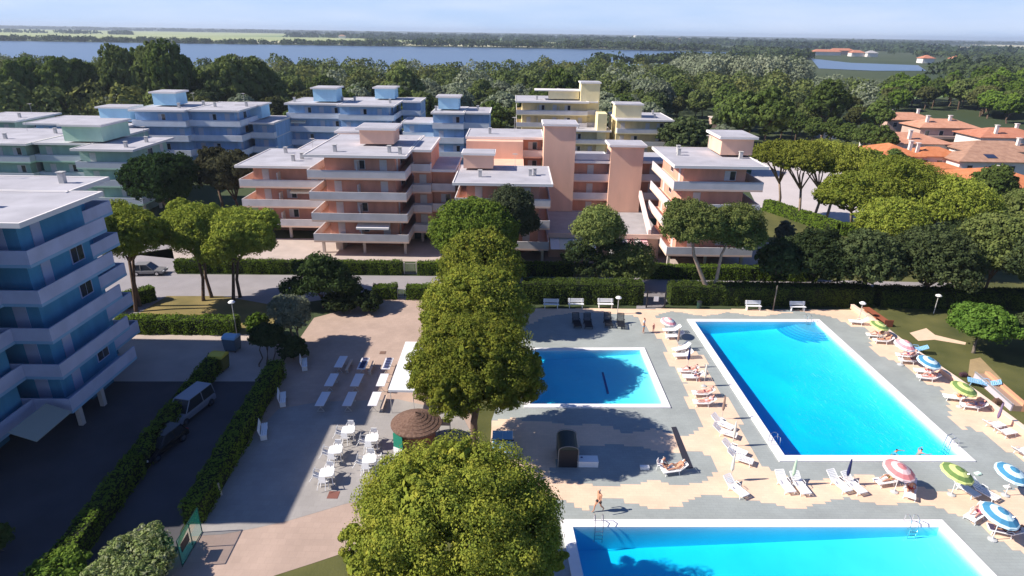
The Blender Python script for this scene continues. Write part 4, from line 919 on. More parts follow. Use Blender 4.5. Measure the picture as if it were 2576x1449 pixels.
for k in range(5):
    x = 5.3 + k * 1.3; mb = MB(); mb.hexa([(x, 83.4, 2.1), (x + 1.28, 83.4, 2.1), (x + 1.28, 86.1, 2.95), (x, 86.1, 2.95), (x, 83.4, 2.15), (x + 1.28, 83.4, 2.15), (x + 1.28, 86.1, 3.0), (x, 86.1, 3.0)]); mb.build('awning', MATS['white_awning_cloth'] if k % 2 == 0 else M_awn, B)
MB().tube([(17.8, 82.7, 0), (17.8, 82.7, 1.95)], .05).build('awning_post', M_white, B)
# outdoor stair of the middle block
mb = MB(); mb.hexa([(19.2, 86, 3.4), (19.6, 86, 3.4), (20.2, 98, 6.2), (19.8, 98, 6.2), (19.2, 86, 4.4), (19.6, 86, 4.4), (20.2, 98, 7.2), (19.8, 98, 7.2)]); mb.build('stair_parapet', mat('pink_white_plaster', (.85, .66, .62), .8), B)
# --- pink building, right
B = wthing('apartment_building', 'salmon pink right block with sunlit left side and wide balconies', 'building', (27, 88, 0))
block(B, 20.9, 32.6, 81.4, 95.5, 4, dict(PK, par=M_par), f=1.7, l=1.6, r=1.9, pipes=((.86, .42), (.2, .55), (.24, .72)), side_doors=True)
penthouse(B, 28.6, 33.0, 88.2, 94.2, 14.69, 2.2, PK)
# --- blue block behind, left
B = wthing('apartment_building', 'blue apartment block with white balconies behind the green house', 'building', (-75, 140, 0))
x0, x1, Y = fx(320, 466, 277, ZR4); block(B, x0, x1, Y, Y + 16, 4, BL, f=1.6, l=0, r=0, side_doors=False, pipes=((.7, .3), (.95, .6)))
X0, X1, Y2 = fx(466.5, 618, 273, ZR4); block(B, x1 + .05, X1, Y - .9 + 2.2, Y + 17, 4, BL, f=1.5, r=1.6, pipes=((.3, .4), (.85, .5)), side_doors=True)
penthouse(B, G(418, 258, 14.7).x, G(478, 258, 14.7).x, Y + 6.2, Y + 11, 14.69, 2.4, BL)
a0, a1, Ya = fx(155, 316, 317, ZR3); block(B, a0, x0 - .05, Ya, Ya + 15, 3, BL, f=1.4, l=1.2, pipes=((.55, .4),))
a0, a1, Ya2 = fx(99, 154, 303, ZR3); block(B, a0, G(155, 317, ZR3).x - .05, Ya + 2.4, Ya + 15, 3, BL, f=1.3, l=1.2, pipes=())
penthouse(B, G(232, 309, 11.7).x, G(318, 309, 11.7).x - .2, Ya + 5.2, Ya + 9.5, 11.69, 2.6, BL)
penthouse(B, G(640, 285, 11.7).x, G(697, 285, 11.7).x, Y + 11, Y + 16, 11.69, 2.6, BL)
a0, a1, Ya = fx(619, 722, 296, ZR3); block(B, X1 + .05, a1, Y + 6, Y + 18, 3, BL, f=1.5, pipes=())
awning(B, G(722, 300, 10.6).x, G(775, 300, 10.6).x, G(722, 300, 10.6).y, 10.8, 1.5, M_awn, .6)
# --- blue block behind, right
B = wthing('apartment_building', 'second blue apartment block, behind the pink roofs in the centre left', 'building', (-40, 150, 0))
x0, x1, Y = fx(714, 856, 261, ZR4); block(B, x0, x1, Y, Y + 14, 4, BL, f=1.5, l=.0, pipes=((.08, .3), (.9, .5)))
x2, x3, Y3 = fx(856.5, 994, 263.5, ZR4); block(B, x1 + .05, x3, Y - 1.8, Y + 17, 4, BL, f=1.5, r=1.6, pipes=((.15, .5), (.85, .3)), side_doors=True)
penthouse(B, G(803, 250, 14.7).x, G(861, 250, 14.7).x, Y + 2.5, Y + 8, 14.69, 2.7, BL)
penthouse(B, G(969, 236, 14.7).x, G(1016, 236, 14.7).x, Y + 11, Y + 16, 14.69, 2.3, BL)
x4, x5, _ = fx(1008, 1064, 247.5, ZR4); block(B, x3 + .05, x5 + .3, Y + 8.5, Y + 18, 4, BL, f=1.4, pipes=())
b0, b1, Y4 = fx(1086, 1166, 284, ZR4); block(B, b0, b1, Y4, Y4 + 12, 4, BL, f=1.5, pipes=((.1, .3),))
b2, b3, Y5 = fx(1166.5, 1231, 282, ZR4); block(B, b1 + .05, b3, Y4 + .9, Y4 + 11, 4, BL, f=1.5, r=0, pipes=((.5, .5),))
block(B, G(1050, 278, ZR3).x, b0 - .05, Y4 + 7, Y4 + 16, 3, BL, f=1.4, pipes=())
penthouse(B, G(1106, 271, 14.7).x, G(1157, 271, 14.7).x, Y4 + 4.2, Y4 + 8.6, 14.69, 2.3, BL)
# --- green house
B = wthing('apartment_building', 'pale green apartment block with white roof left of the dark tree', 'building', (-75, 110, 0))
block(B, -108, -82.5, 107.3, 124, 3, GN, f=1.5, r=1.4, pipes=((.72, .3), (.88, .7)), side_doors=True)
block(B, -72, -62.2, 103.2, 116, 3, GN, f=1.5, r=1.2, pipes=((.75, .2), (.8, .6)), side_doors=True)
block(B, -82.45, -72.05, 108.6, 126, 3, GN, f=1.4, pipes=())
penthouse(B, -76.8, -70.2, 108.8, 117, 11.69, 2.5, GN)
# --- house at far left edge
B = wthing('apartment_building', 'pale block corner with a white flat roof at the left edge above the green house', 'building', (-122, 150, 0))
x0, x1, Y = fx(-120, 44, 303, ZR3); block(B, x0, x1, Y, Y + 14, 3, GN, f=1.5, r=1.4, side_doors=True)
# --- yellow building
B = wthing('apartment_building', 'pale yellow apartment building with tall towers behind the pink one', 'building', (15, 150, 0))
x0, x1, Y = fx(1299, 1478, 256, ZR4); block(B, x0, x1, Y, Y + 15, 4, YL, f=1.5, l=1.5, pipes=((.3, .3), (.5, .4)), div=(.3, .6))
x2, x3, Y2 = fx(1479, 1503, 257, ZR4); block(B, x1 + .05, x3, Y + 1.5, Y + 12, 4, YL, f=1.2, pipes=())
MB().box(G(1382, 236, 16).x, G(1457, 236, 16).x, Y + 4, Y + 8, 14.69, 16.6).build('stair_tower', YL['tower'], B)
MB().box(G(1345, 234, 16).x, G(1457, 236, 16).x + .2, Y + 3.6, Y + 8.4, 16.61, 16.85).build('tower_roof', M_rim, B)
penthouse(B, G(1459, 250, 14.7).x, G(1505, 250, 14.7).x, Y + 2.4, Y + 7.5, 2, 16.6, YL, .25)
x0, x1, Y = fx(1556, 1692, 302, ZR3); block(B, x0, x1, Y, Y + 15, 3, YL, f=1.6, l=0, r=1.2, pipes=((.15, .3), (.72, .3), (.8, .8)))
penthouse(B, G(1532, 279, 11.7).x, G(1592, 279, 11.7).x, Y + 4, Y + 9, 6, 8.3, YL, .35)
MB().box(G(1505, 290, 12).x, G(1528, 290, 12).x, Y + 3, Y + 8, 2, 12.3).build('stair_tower', YL['tower'], B)
y2 = Y - 4; x4 = G(1430, 335, ZR3).x; block(B, x4, x0 - 1.2, Y + 2.5, Y + 12, 2, YL, f=1.2, pipes=((.4, .4),))
# --- front-left blue tower block whose shadow lies over lane and plaza
B = wthing('apartment_building', 'large azure apartment block with lilac balconies at the left edge', 'building', (-42, 47, 0))
block(B, -62, -33.9, 41.5, 50.4, 5, TQ, f=1.7, r=1.7, z0=2.1, pipes=((.80, .45), (.5, .3)), side_doors=True)
block(B, -62, -36.6, 50.44, 55.8, 5, TQ, f=0, r=1.6, b=1.2, pipes=((.9, .6),), side_doors=True, pil=True)
block(B, -64, -36.7, 30.3, 41.46, 5, TQ, f=1.5, r=.9, pipes=(), side_doors=True)
block(B, -80, -46.5, 12, 29.3, 5, TQ, f=0, r=1.2, pipes=(), doors=False)
mb = MB(); mb.hexa([(-35.2, 37.0, 3.4), (-33.4, 37.0, 2.7), (-33.4, 40.8, 2.7), (-35.2, 40.8, 3.4), (-35.2, 37.0, 3.45), (-33.4, 37.0, 2.75), (-33.4, 40.8, 2.75), (-35.2, 40.8, 3.45)]); mb.build('awning', mat('shop_awning_cloth', (.32, .34, .30), .8), B)
# --- villas with tiled hip roofs
def tilemat(name, c, c2):
    m = mat(name, c, .85, col2=c2, vs=.9, detail=8); N = m.node_tree.nodes; L = m.node_tree.links; b = N['Principled BSDF']
    tcn = next(n for n in N if n.type == 'TEX_COORD'); w = N.new('ShaderNodeTexWave'); w.inputs['Scale'].default_value = 1.6; w.inputs['Distortion'].default_value = .6; w.bands_direction = 'Y'
    bp_ = N.new('ShaderNodeBump'); bp_.inputs['Strength'].default_value = .5; bp_.inputs['Distance'].default_value = .08; L.new(tcn.outputs['Object'], w.inputs[0]); L.new(w.outputs['Fac'], bp_.inputs['Height']); L.new(bp_.outputs[0], b.inputs['Normal']); return m
T_or = tilemat('bright_orange_tiles', (.52, .17, .065), (.64, .24, .11)); T_pk = tilemat('faded_pink_tiles', (.50, .23, .145), (.62, .32, .21)); T_br = tilemat('brown_tiles', (.34, .185, .125), (.48, .28, .19)); T_rd = tilemat('red_tiles', (.46, .17, .1), (.55, .24, .15))
M_vw = mat('villa_white_plaster', (.72, .66, .62), .85, var=.06, vs=.6); M_vp = mat('villa_pink_plaster', (.55, .38, .32), .85, var=.06, vs=.6)
def hip(mb, x0, x1, y0, y1, z, h, t=.18):
    w, d = x1 - x0, y1 - y0; k = min(w, d) / 2
    if w >= d: r0, r1 = (x0 + k, (y0 + y1) / 2), (x1 - k, (y0 + y1) / 2)
    else: r0, r1 = ((x0 + x1) / 2, y0 + k), ((x0 + x1) / 2, y1 - k)
    A, B_, C_, D = (x0, y0), (x1, y0), (x1, y1), (x0, y1); E = lambda p: (*p, z); R0, R1 = (*r0, z + h), (*r1, z + h)
    if w >= d: mb.poly([E(A), E(B_), R1, R0]); mb.poly([E(C_), E(D), R0, R1]); mb.poly([E(B_), E(C_), R1]); mb.poly([E(D), E(A), R0])
    else: mb.poly([E(A), E(B_), R0]); mb.poly([E(B_), E(C_), R1, R0]); mb.poly([E(C_), E(D), R1]); mb.poly([E(D), E(A), R0, R1])
    mb.box(x0, x1, y0, y1, z - t, z - .004)
def villa(label, px0, px1, py, ez, depth, tile, wall, rise=1.7, chim=((.3, .4),), wins=3, solar=False, porch=False, twost=False):
    x0, x1, Y = fx(px0, px1, py, ez); B = wthing('villa', label, 'house', ((x0 + x1) / 2, Y + depth / 2, 0), 'red-roofed villas')
    o = .8
    MB().box(x0 + o, x1 - o, Y + o, Y + depth - o, -.05, ez - .19).build('wall', wall, B)
    mb = MB(); hip(mb, x0, x1, Y, Y + depth, ez, rise); r = mb.build('roof', tile, B)
    for u, v in chim:
        cx, cy = x0 + (x1 - x0) * u, Y + depth * v; MB().box(cx - .35, cx + .35, cy - .35, cy + .35, ez, ez + rise + .9).box(cx - .5, cx + .5, cy - .5, cy + .5, ez + rise + .95, ez + rise + 1.1).build('chimney', M_vw, r)
    for j in range(wins):
        cx = x0 + o + (x1 - x0 - 2 * o) * (j + .5) / wins; z = ez - 2.4
        w = MB().box(cx - .7, cx + .7, Y + o - .06, Y + o + .01, z, z + 1.5).build('window', M_vw, B); MB().box(cx - .58, cx + .58, Y + o - .08, Y + o - .062, z + .1, z + 1.4).build('pane', M_glass, w)
    if twost:
        MB().box(x0 + .4, x1 - .4, Y - .6, Y + o - .07, ez - 3.1, ez - 2.3).build('balcony', wall, B)
    if solar:
        cx = x0 + (x1 - x0) * .35; mb = MB(); s = rise / (depth / 2)
        mb.hexa([(cx, Y + 1.6, ez + 1.6 * s + .06), (cx + 2.4, Y + 1.6, ez + 1.6 * s + .06), (cx + 2.4, Y + 3.4, ez + 3.4 * s + .06), (cx, Y + 3.4, ez + 3.4 * s + .06), (cx, Y + 1.6, ez + 1.6 * s + .12), (cx + 2.4, Y + 1.6, ez + 1.6 * s + .12), (cx + 2.4, Y + 3.4, ez + 3.4 * s + .12), (cx, Y + 3.4, ez + 3.4 * s + .12)]); mb.build('solar_panel', mat('solar_glass', (.03, .04, .08), .15), r)
    return B
villa('hindmost villa with faded roof at the left of the group', 2236, 2362, 302, 5.5, 12, T_pk, M_vp, 1.8, ((.15, .3), (.75, .5)), 3)
villa('two-storey pinkish villa with a long faded roof and balcony', 2320, 2466, 322, 6.2, 11, T_pk, M_vp, 2.0, ((.2, .3), (.6, .4)), 4, twost=True)
villa('villa with a pale salmon roof directly above the bright orange one', 2228, 2402, 362, 5.0, 14, T_pk, M_vw, 2.0, ((.08, .4), (.42, .2)), 2)
villa('left bright orange villa roof half in tree shade', 2218, 2330, 394, 4.5, 13, T_or, M_vw, 2.0, ((.8, .3),), 2)
villa('bright orange villa with blue-grey shuttered windows', 2312, 2432, 394, 4.5, 9, T_or, M_vw, 1.6, ((.1, .3),), 3)
villa('small orange-roofed porch in front of the villas', 2308, 2422, 424, 2.8, 6, T_or, M_vp, .9, (), 0)
villa('red-roofed villa with white wall at the right edge, upper', 2474, 2640, 347, 6.0, 12, T_rd, M_vw, 1.9, ((.28, .2), (.7, .5)), 3)
villa('brownish villa roof below the white-walled one at the right edge', 2440, 2640, 382, 4.6, 12, T_br, M_vw, 1.8, ((.7, .3),), 4)
villa('sandy-roofed villa carrying a dark solar panel', 2420, 2640, 408, 4.4, 11, T_br, M_vw, 1.7, ((.9, .3),), 4, solar=True)
villa('orange villa roof at the right edge nearest to the pines', 2452, 2680, 474, 4.2, 16, T_or, M_vw, 2.4, ((.4, .25),), 2)
villa('small pale-roofed house peeping through the trees left of the villas', 2068, 2118, 318, 4.0, 8, T_pk, M_vw, 1.2, ((.1, .4),), 1)
# small shed beyond the yellow building
c = G(1808, 322); B = wthing('shed', 'small beige shed in the trees above the right pink roof', 'shed', (c.x, c.y, 0))
MB().box(c.x - 2.6, c.x + 2.4, c.y, c.y + 4, -.05, 3.3).build('wall', M_vp, B); MB().box(c.x - 3, c.x + 2.8, c.y - .4, c.y + 4.4, 3.304, 3.55).build('roof', M_col, B)
MB().box(c.x + 1.2, c.x + 2, c.y - .05, c.y + .02, .1, 2.4).build('door', M_glass, B)
# far farmsteads beyond the inlet
def farhouse(label, px0, px1, py, tile, wall, h=5, dep=14):
    a, b = G(px0, py), G(px1, py); B = wthing('farmhouse', label, 'house', ((a.x + b.x) / 2, a.y, 0), 'far houses beyond the lagoon inlet')
    MB().box(a.x + 1, b.x - 1, a.y, a.y + dep, 0, h).build('wall', wall, B); mb = MB(); hip(mb, a.x, b.x, a.y - 1, a.y + dep + 1, h + .3, 4); mb.build('roof', tile, B)
farhouse('long red-roofed farmhouse at the left end of the inlet shore', 2045, 2100, 139, T_rd, M_vw, 6)
farhouse('second long red-roofed farmhouse beside the first on the inlet shore', 2088, 2134, 137, T_rd, M_vp, 7)
farhouse('pale farmhouse with a red roof right of the two long ones', 2140, 2168, 142, T_rd, M_vw, 6)
farhouse('grey-roofed white house at the right end of the inlet farm', 2180, 2202, 143, mat('slate_roof', (.4, .38, .38), .8), M_vw, 6)
farhouse('white house with a red roof alone on the shore far right', 2318, 2344, 159, T_rd, M_vw, 6)
farhouse('low red roof among the far right trees', 2396, 2424, 158, T_rd, M_vp, 5)
for i, (px, lb) in enumerate(((1480, 'far white house near the end of the straw field'), (1560, 'far white house in the hazy village, left of the tower'), (1660, 'far white house in the hazy village, right of the tower'), (1710, 'rightmost far white house in the hazy village'), (860, 'far pale farm at the field edge on the left'))):
    c = G(px, 104 if px > 1000 else 97); B = wthing('farmhouse', lb, 'house', (c.x, c.y, 0), 'far white houses on the plain'); k = c.y / 2500
    MB().box(c.x - 12 * k, c.x + 12 * k, c.y, c.y + 14, 0, 9).build('wall', M_vw, B); mb = MB(); hip(mb, c.x - 13 * k, c.x + 13 * k, c.y - 1, c.y + 15, 9.2, 4); mb.build('roof', T_br, B)
c = G(1597, 102); B = wthing('tower', 'far white water tower on the horizon above the village', 'tower', (c.x, c.y, 0)); h = 24
MB().lathe([(5, 0), (4, h * .6), (9, h * .7), (9, h), (1, h + 3)], 14, (c.x, c.y)).build('shaft', M_vw, B)
# ------------------------------------------------------------------ furniture
def zz5(a, b): return ((1400 + a / 3.22) * .90577, (800 + b / 3.22) * .90577)
def zz6(a, b): return ((1400 + a / 3.22) * .90577, (1150 + b / 3.22) * .90577)
def zz7(a, b): return ((2144 + a / 3.677) * .90577, (800 + b / 3.677) * .90577)
def zz8(a, b): return ((2044 + a / 3.22) * .90577, (1150 + b / 3.22) * .90577)
def zz3(a, b): return ((600 + a / 3.677) * .90577, (900 + b / 3.677) * .90577)
def zz4(a, b): return ((700 + a / 2.8986) * .90577, (1100 + b / 2.8986) * .90577)
DZ = .04
# --- sun lounger: head towards +y, origin at the middle of the bed on the ground
def make_lounger(m=None, back=38):
    m = m or M_white
    t = thing('sun_lounger', 'proto', 'sun lounger', (0, 0, DZ))
    mb = MB()
    for s in (-1, 1): mb.box(s * .33 - .03, s * .33 + .03, -.98, .30, .30, .36)
    mb.box(-.36, .36, -1.0, -.94, .28, .35)
    for k in range(11): y = -.93 + k * .112; mb.box(-.31, .31, y, y + .082, .325, .35)
    mb.build('seat', m, t)
    mb = MB(); a = R(back); ca, sa = cos(a), sin(a)
    def q(u, w): return (.30 + u * ca - w * sa, .33 + u * sa + w * ca)
    def bar(x0, x1, u0, u1, w0=-.015, w1=.015):
        P = [q(u0, w0), q(u1, w0), q(u1, w1), q(u0, w1)]
        mb.hexa([(x0, *P[0]), (x1, *P[0]), (x1, *P[1]), (x0, *P[1]), (x0, *P[3]), (x1, *P[3]), (x1, *P[2]), (x0, *P[2])])
    bar(-.35, -.29, 0, .76, -.03, .03); bar(.29, .35, 0, .76, -.03, .03); bar(-.286, .286, .70, .78)
    for k in range(6): bar(-.286, .286, .02 + k * .112, .02 + k * .112 + .082)
    mb.build('backrest', m, t)
    for s in (-1, 1):
        for y in (-.78, .2): MB().tube([(s * .33, y, .30), (s * .36, y + (.06 if y > 0 else -.06), 0)], .028, 6).build('leg', m, t)
        MB().tube([(s * .36, -.15, .34), (s * .38, -.1, .52), (s * .38, .3, .54), (s * .36, .36, .4)], .022, 6).build('armrest', m, t)
    return t
LP = make_lounger(); LPf = make_lounger(back=4); used = set()
M_black = mat('black_plastic', (.02, .022, .03), .5)
LPb = make_lounger(M_black, 65)
def place(proto, loc, rz, label, group=None, s=1.0):
    if id(proto) not in used:
        used.add(id(proto)); o = proto; KIDS.setdefault(proto.name, [(c, list(c.children)) for c in proto.children])
        o.location = loc; o.rotation_euler = (0, 0, rz); o.scale = (s, s, s); o['label'] = label
        if group: o['group'] = group
        return o
    return dup(proto, loc, rz, s, label, group)
def ground(p, z=DZ): g = G(*p); return (g.x, g.y, z)
LG = 'white sun loungers on the beige paving'
LOC = {}
# (key, pos, heading of the head in degrees from +x ccw, proto flat?, label)
LS = [
 ('a1', zz5(1500, 398), 5, 0, 'back lounger of the pair beside the shade disc of the small red parasol'),
 ('a2', zz5(1525, 452), 5, 0, 'front lounger of the pair beside the shade disc of the small red parasol'),
 ('b1', zz5(1585, 565), 25, 0, 'empty white lounger slanted up at the far side of the closed navy parasol'),
 ('b2', zz5(1600, 625), 5, 0, 'empty white lounger just behind the closed navy parasol'),
 ('c1', zz5(1645, 765), 0, 0, 'white lounger with a red-skinned sunbather, further of the pair'),
 ('c2', zz5(1690, 820), -3, 0, 'white lounger holding bags and a towel between the pools'),
 ('d1', zz5(1780, 968), 0, 0, 'white lounger of the couple opposite the near small-pool corner, back one'),
 ('d2', zz5(1790, 1050), 0, 0, 'white lounger of the couple opposite the near small-pool corner, front one'),
 ('e1', zz5(1945, 1240), 135, 0, 'empty white lounger with head pointing up-left, upper of the two'),
 ('e2', zz5(1965, 1318), 150, 0, 'empty white lounger with head pointing up-left, lower of the two'),
 ('f1', zz6(2050, 345), 140, 0, 'empty white lounger left of the long pool near corner, upper of the two'),
 ('f2', zz6(2100, 425), 150, 0, 'empty white lounger left of the long pool near corner, lower of the two'),
 ('g1', zz6(2060, 690), 118, 0, 'single empty white lounger between the three pools'),
 ('h1', zz8(425, 650), 97, 0, 'left lounger of the pair under the closed pale green parasol'),
 ('h2', zz8(560, 665), 97, 0, 'right lounger of the pair under the closed pale green parasol'),
 ('i1', zz8(905, 645), 108, 0, 'left lounger of the pair at the closed navy parasol by the near pool edge'),
 ('i2', zz8(1035, 660), 108, 0, 'right lounger of the pair at the closed navy parasol by the near pool edge'),
 ('j1', zz8(1350, 625), 12, 0, 'lounger with a tanned sunbather below the big red parasol'),
 ('j2', zz8(1545, 710), 60, 0, 'lounger with a person in red shorts below the big red parasol'),
 ('k1', zz8(2030, 690), 110, 0, 'white lounger in the sun below the big green parasol'),
 ('k2', zz8(2195, 720), 118, 0, 'white lounger half shaded by the big green parasol'),
 ('l1', zz8(2140, 930), 30, 0, 'lounger with a pink-skinned sunbather left of the lower blue parasol'),
 ('l2', zz8(2400, 1080), -20, 0, 'lounger with a dark towel in front of the lower blue parasol'),
 ('m1', zz7(880, 372), -12, 0, 'single empty lounger beside the small green parasol at the far pool corner'),
 ('n1', zz7(1060, 510), -8, 0, 'lounger at the far pink parasol, upper of the pair'),
 ('n2', zz7(1130, 565), -8, 0, 'lounger at the far pink parasol, lower of the pair'),
 ('o1', zz7(1370, 720), -10, 0, 'lounger at the far blue and white parasol, upper of the pair'),
 ('o2', zz7(1400, 770), -10, 0, 'lounger at the far blue and white parasol, lower of the pair'),
 ('p1', zz7(1560, 880), -12, 0, 'lounger left of the big oval parasol shade, upper of the pair'),
 ('p2', zz7(1590, 945), -12, 0, 'lounger left of the big oval parasol shade, lower of the pair'),
 ('q1', zz7(1870, 1150), -14, 0, 'lounger below the green parasol at the wall, upper of the pair'),
 ('q2', zz7(2050, 1240), -14, 0, 'lounger below the green parasol at the wall, lower of the pair'),
 ('r1', zz8(2290, 130), -165, 0, 'empty white lounger right of the long pool, upper of the two'),
 ('r2', zz8(2390, 195), -165, 0, 'empty white lounger right of the long pool, lower of the two'),
 ('s1', zz8(2545, 370), -160, 0, 'white lounger cut by the right frame edge'),
 ('t1', zz6(1520, 525), 12, 0, 'white lounger with a sunbather at the edge of the pine shade'),
]
for key, p, hd, fl, lb in LS:
    g = ground(p); rz = R(hd - 90); place(LP, g, rz, lb, LG); LOC[key] = (g, rz)
for p, hd, lb in ((zz5(645, 330), 95, 'leftmost dark folded lounger in the shade above the small pool'), (zz5(745, 335), 92, 'second dark folded lounger in the shade above the small pool'), (zz5(925, 325), 90, 'third dark folded lounger in the shade above the small pool'), (zz5(1040, 335), 85, 'rightmost dark folded lounger in the shade above the small pool')):
    place(LPb, ground(p), R(hd - 90), lb, 'dark loungers in the shade above the small pool', 1.15)
# stray blue lounger / mats on the right
M_bluec = mat('light_blue_cloth', (.25, .5, .75), .8); M_blued = mat('blue_cloth', (.06, .22, .6), .8)
LPu = make_lounger(M_bluec, 30)
place(LPu, ground(zz7(1450, 655)), R(-20 - 90), 'light blue lounger between the pink and the blue parasol', None, 1.15)
place(LPu, ground(zz7(2150, 1010)), R(-30 - 90), 'light blue lounger behind the green parasol at the wall', None, 1.25)
del_proto = LPf
for c in list(LPf.children): bpy.data.objects.remove(c)
bpy.data.objects.remove(LPf)
# --- parasols
def make_parasol(c1, c2, r=1.08, h=2.2, tilt=10):
    t = thing('parasol', 'proto', 'parasol', (0, 0, DZ))
    MB().tube([(0, 0, 0), (0, 0, h - .02)], .025, 8).build('pole', M_white, t)
    MB().lathe([(.26, 0), (.26, .06), (.05, .12), (.04, .3)], 14).build('base', mat('parasol_foot', (.5, .5, .5), .7), t)
    m1, m2 = mat('cloth_%s' % c1, PCOL[c1], .75), mat('cloth_%s' % c2, PCOL[c2], .75)
    mb = MB(); n = 12; rad = [0.0, .2, .2 + (r - .2) * .3, .2 + (r - .2) * .62, r]; mi = []
    def hz_(q): return h + .12 - .55 * (q / r) ** 1.35 * .8
    bands = [(.02, .30, 0), (.30, .62, 1), (.62, .93, 0), (.93, 1.0, 1)]
    for b0, b1, w in bands:
        for k in range(n):
            a, c = 2 * pi * k / n, 2 * pi * (k + 1) / n
            P = [(r * b0 * cos(a), r * b0 * sin(a), hz_(r * b0)), (r * b1 * cos(a), r * b1 * sin(a), hz_(r * b1)), (r * b1 * cos(c), r * b1 * sin(c), hz_(r * b1)), (r * b0 * cos(c), r * b0 * sin(c), hz_(r * b0))]
            mb.poly(P); mi.append(w)
    for k in range(n):
        a, c = 2 * pi * k / n, 2 * pi * (k + 1) / n
        mb.poly([(r * cos(a), r * sin(a), hz_(r)), (r * 1.0 * cos(a), r * 1.0 * sin(a), hz_(r) - .14), (r * cos((a + c) / 2), r * sin((a + c) / 2), hz_(r) - .1), (r * cos(c), r * sin(c), hz_(r) - .14), (r * cos(c), r * sin(c), hz_(r))]); mi.append(1)
    o = mb.build('canopy', [m1, m2], t)
    for p, w in zip(o.data.polygons, mi): p.material_index = w
    o.rotation_euler = (R(tilt), R(tilt * .8), 0); o.location = (sin(R(tilt * .8)) * -h * .0, 0, 0)
    # keep the canopy centred on the pole top while tilted
    o.location = Vector((0, 0, h)) - (o.rotation_euler.to_matrix() @ Vector((0, 0, h)))
    mr = MB()
    for k in range(6):
        a = 2 * pi * k / 6; mr.tube([(0, 0, h - .5), (r * .55 * cos(a), r * .55 * sin(a), hz_(r * .55) - .03)], .008, 4, cap=False)
    mr.build('ribs', M_chrome, t)
    return t
PCOL = {'coral': (.72, .25, .25), 'white': (.85, .83, .8), 'olive': (.17, .27, .08), 'lime': (.66, .72, .26), 'teal': (.07, .27, .45), 'ice': (.68, .86, .9), 'pink': (.85, .35, .38), 'palepink': (.88, .62, .6)}
UR = make_parasol('coral', 'palepink'); UGn = make_parasol('olive', 'lime'); UBl = make_parasol('teal', 'ice'); URs = make_parasol('pink', 'white', .86)
PG = 'open ringed parasols around the long pool'
def pl_par(proto, p, lb, h=2.15, s=1.0):
    g = G(p[0], p[1], h * s); place(proto, (g.x, g.y, DZ), random.uniform(0, .5), lb, PG, s)
pl_par(URs, zz5(1480, 285), 'small red and white ringed parasol at the far left corner of the long pool')
pl_par(UGn, zz7(1110, 365), 'green and lime ringed parasol nearest to the brown bench', s=.9)
pl_par(URs, zz7(1375, 560), 'pink and white ringed parasol by the right wall', s=1.15)
pl_par(UBl, zz7(1620, 735), 'blue and white ringed parasol in the middle of the right wall', s=.98)
pl_par(UGn, zz7(1980, 1005), 'green ringed parasol beside the blue cloth and planter', s=.98)
pl_par(UR, zz8(1480, 480), 'large coral ringed parasol at the near end of the long pool')
pl_par(UGn, zz8(2000, 505), 'large green ringed parasol at the near right corner of the long pool')
pl_par(UBl, zz8(2490, 510), 'blue ringed parasol cut by the right frame edge')
pl_par(UBl, zz8(2385, 880), 'lowest blue ringed parasol right of the front pool', s=1.05)
M_stand = mat('aluminium_pole', (.5, .48, .46), .5)
def make_closed(col):
    t = thing('closed_parasol', 'proto', 'parasol', (0, 0, DZ))
    MB().tube([(0, 0, 0), (0, 0, 2.25)], .022, 6).build('pole', M_stand, t)
    MB().lathe([(.24, 0), (.24, .06), (.05, .1)], 12).build('base', MATS['parasol_foot'], t)
    MB().lathe([(.03, 2.32), (.07, 2.1), (.11, 1.5), (.13, 1.1), (.06, .85), (.03, .83)], 9).build('folded_canopy', col, t)
    return t
CN = make_closed(mat('navy_cloth', (.015, .02, .09), .8)); CW = make_closed(mat('cream_cloth', (.7, .66, .58), .8)); CGr = make_closed(mat('pale_green_cloth', (.45, .6, .45), .8)); CB = make_closed(mat('brown_cloth', (.3, .2, .16), .8)); CP = make_closed(mat('violet_cloth', (.22, .15, .25), .8))
CG = 'closed parasols among the loungers'
for proto, p, lb in ((CB, zz5(1548, 545), 'closed brown parasol between the first two lounger pairs'), (CN, zz5(1640, 715), 'closed navy parasol in the middle of the strip between the pools'), (CW, zz5(1785, 880), 'closed cream parasol behind the couple between the pools'), (CB, zz5(1945, 1175), 'closed brown parasol opposite the small pool near corner'), (CW, zz6(2040, 290), 'closed cream parasol between the two pairs of angled loungers'), (CW, zz6(2022, 600), 'closed cream parasol just above the single lounger'), (CGr, zz8(492, 640), 'closed pale green parasol between two loungers at the near pool edge'), (CN, zz8(975, 640), 'closed navy parasol between two loungers at the near pool edge'), (CP, zz7(2275, 1420), 'closed violet parasol right of the long pool'), (CN, zz5(1340, 395), 'short closed navy parasol stub near the small red parasol')):
    if 'stub' in lb: continue
    place(proto, ground(p), 0, lb, CG)
# --- white benches
def make_bench():
    t = thing('park_bench', 'proto', 'bench', (0, 0, DZ))
    mb = MB()
    for k in range(3): mb.box(-.8, .8, -.1 + k * .14, .02 + k * .14, .43, .46)
    mb.build('seat', M_white, t)
    mb = MB()
    for k in range(3): mb.hexa([(-.8, .34 + k * .03, .55 + k * .13), (.8, .34 + k * .03, .55 + k * .13), (.8, .37 + k * .03, .55 + k * .13), (-.8, .37 + k * .03, .55 + k * .13), (-.8, .36 + k * .03, .65 + k * .13), (.8, .36 + k * .03, .65 + k * .13), (.8, .39 + k * .03, .65 + k * .13), (-.8, .39 + k * .03, .65 + k * .13)])
    mb.build('backrest', M_white, t)
    for s in (-.65, .65): MB().box(s - .03, s + .03, -.08, .34, 0, .43).tube([(s, .33, .4), (s, .42, .95)], .03, 5).build('leg', M_white, t)
    return t
BN = make_bench(); BG = 'white slatted benches around the pools and plaza'
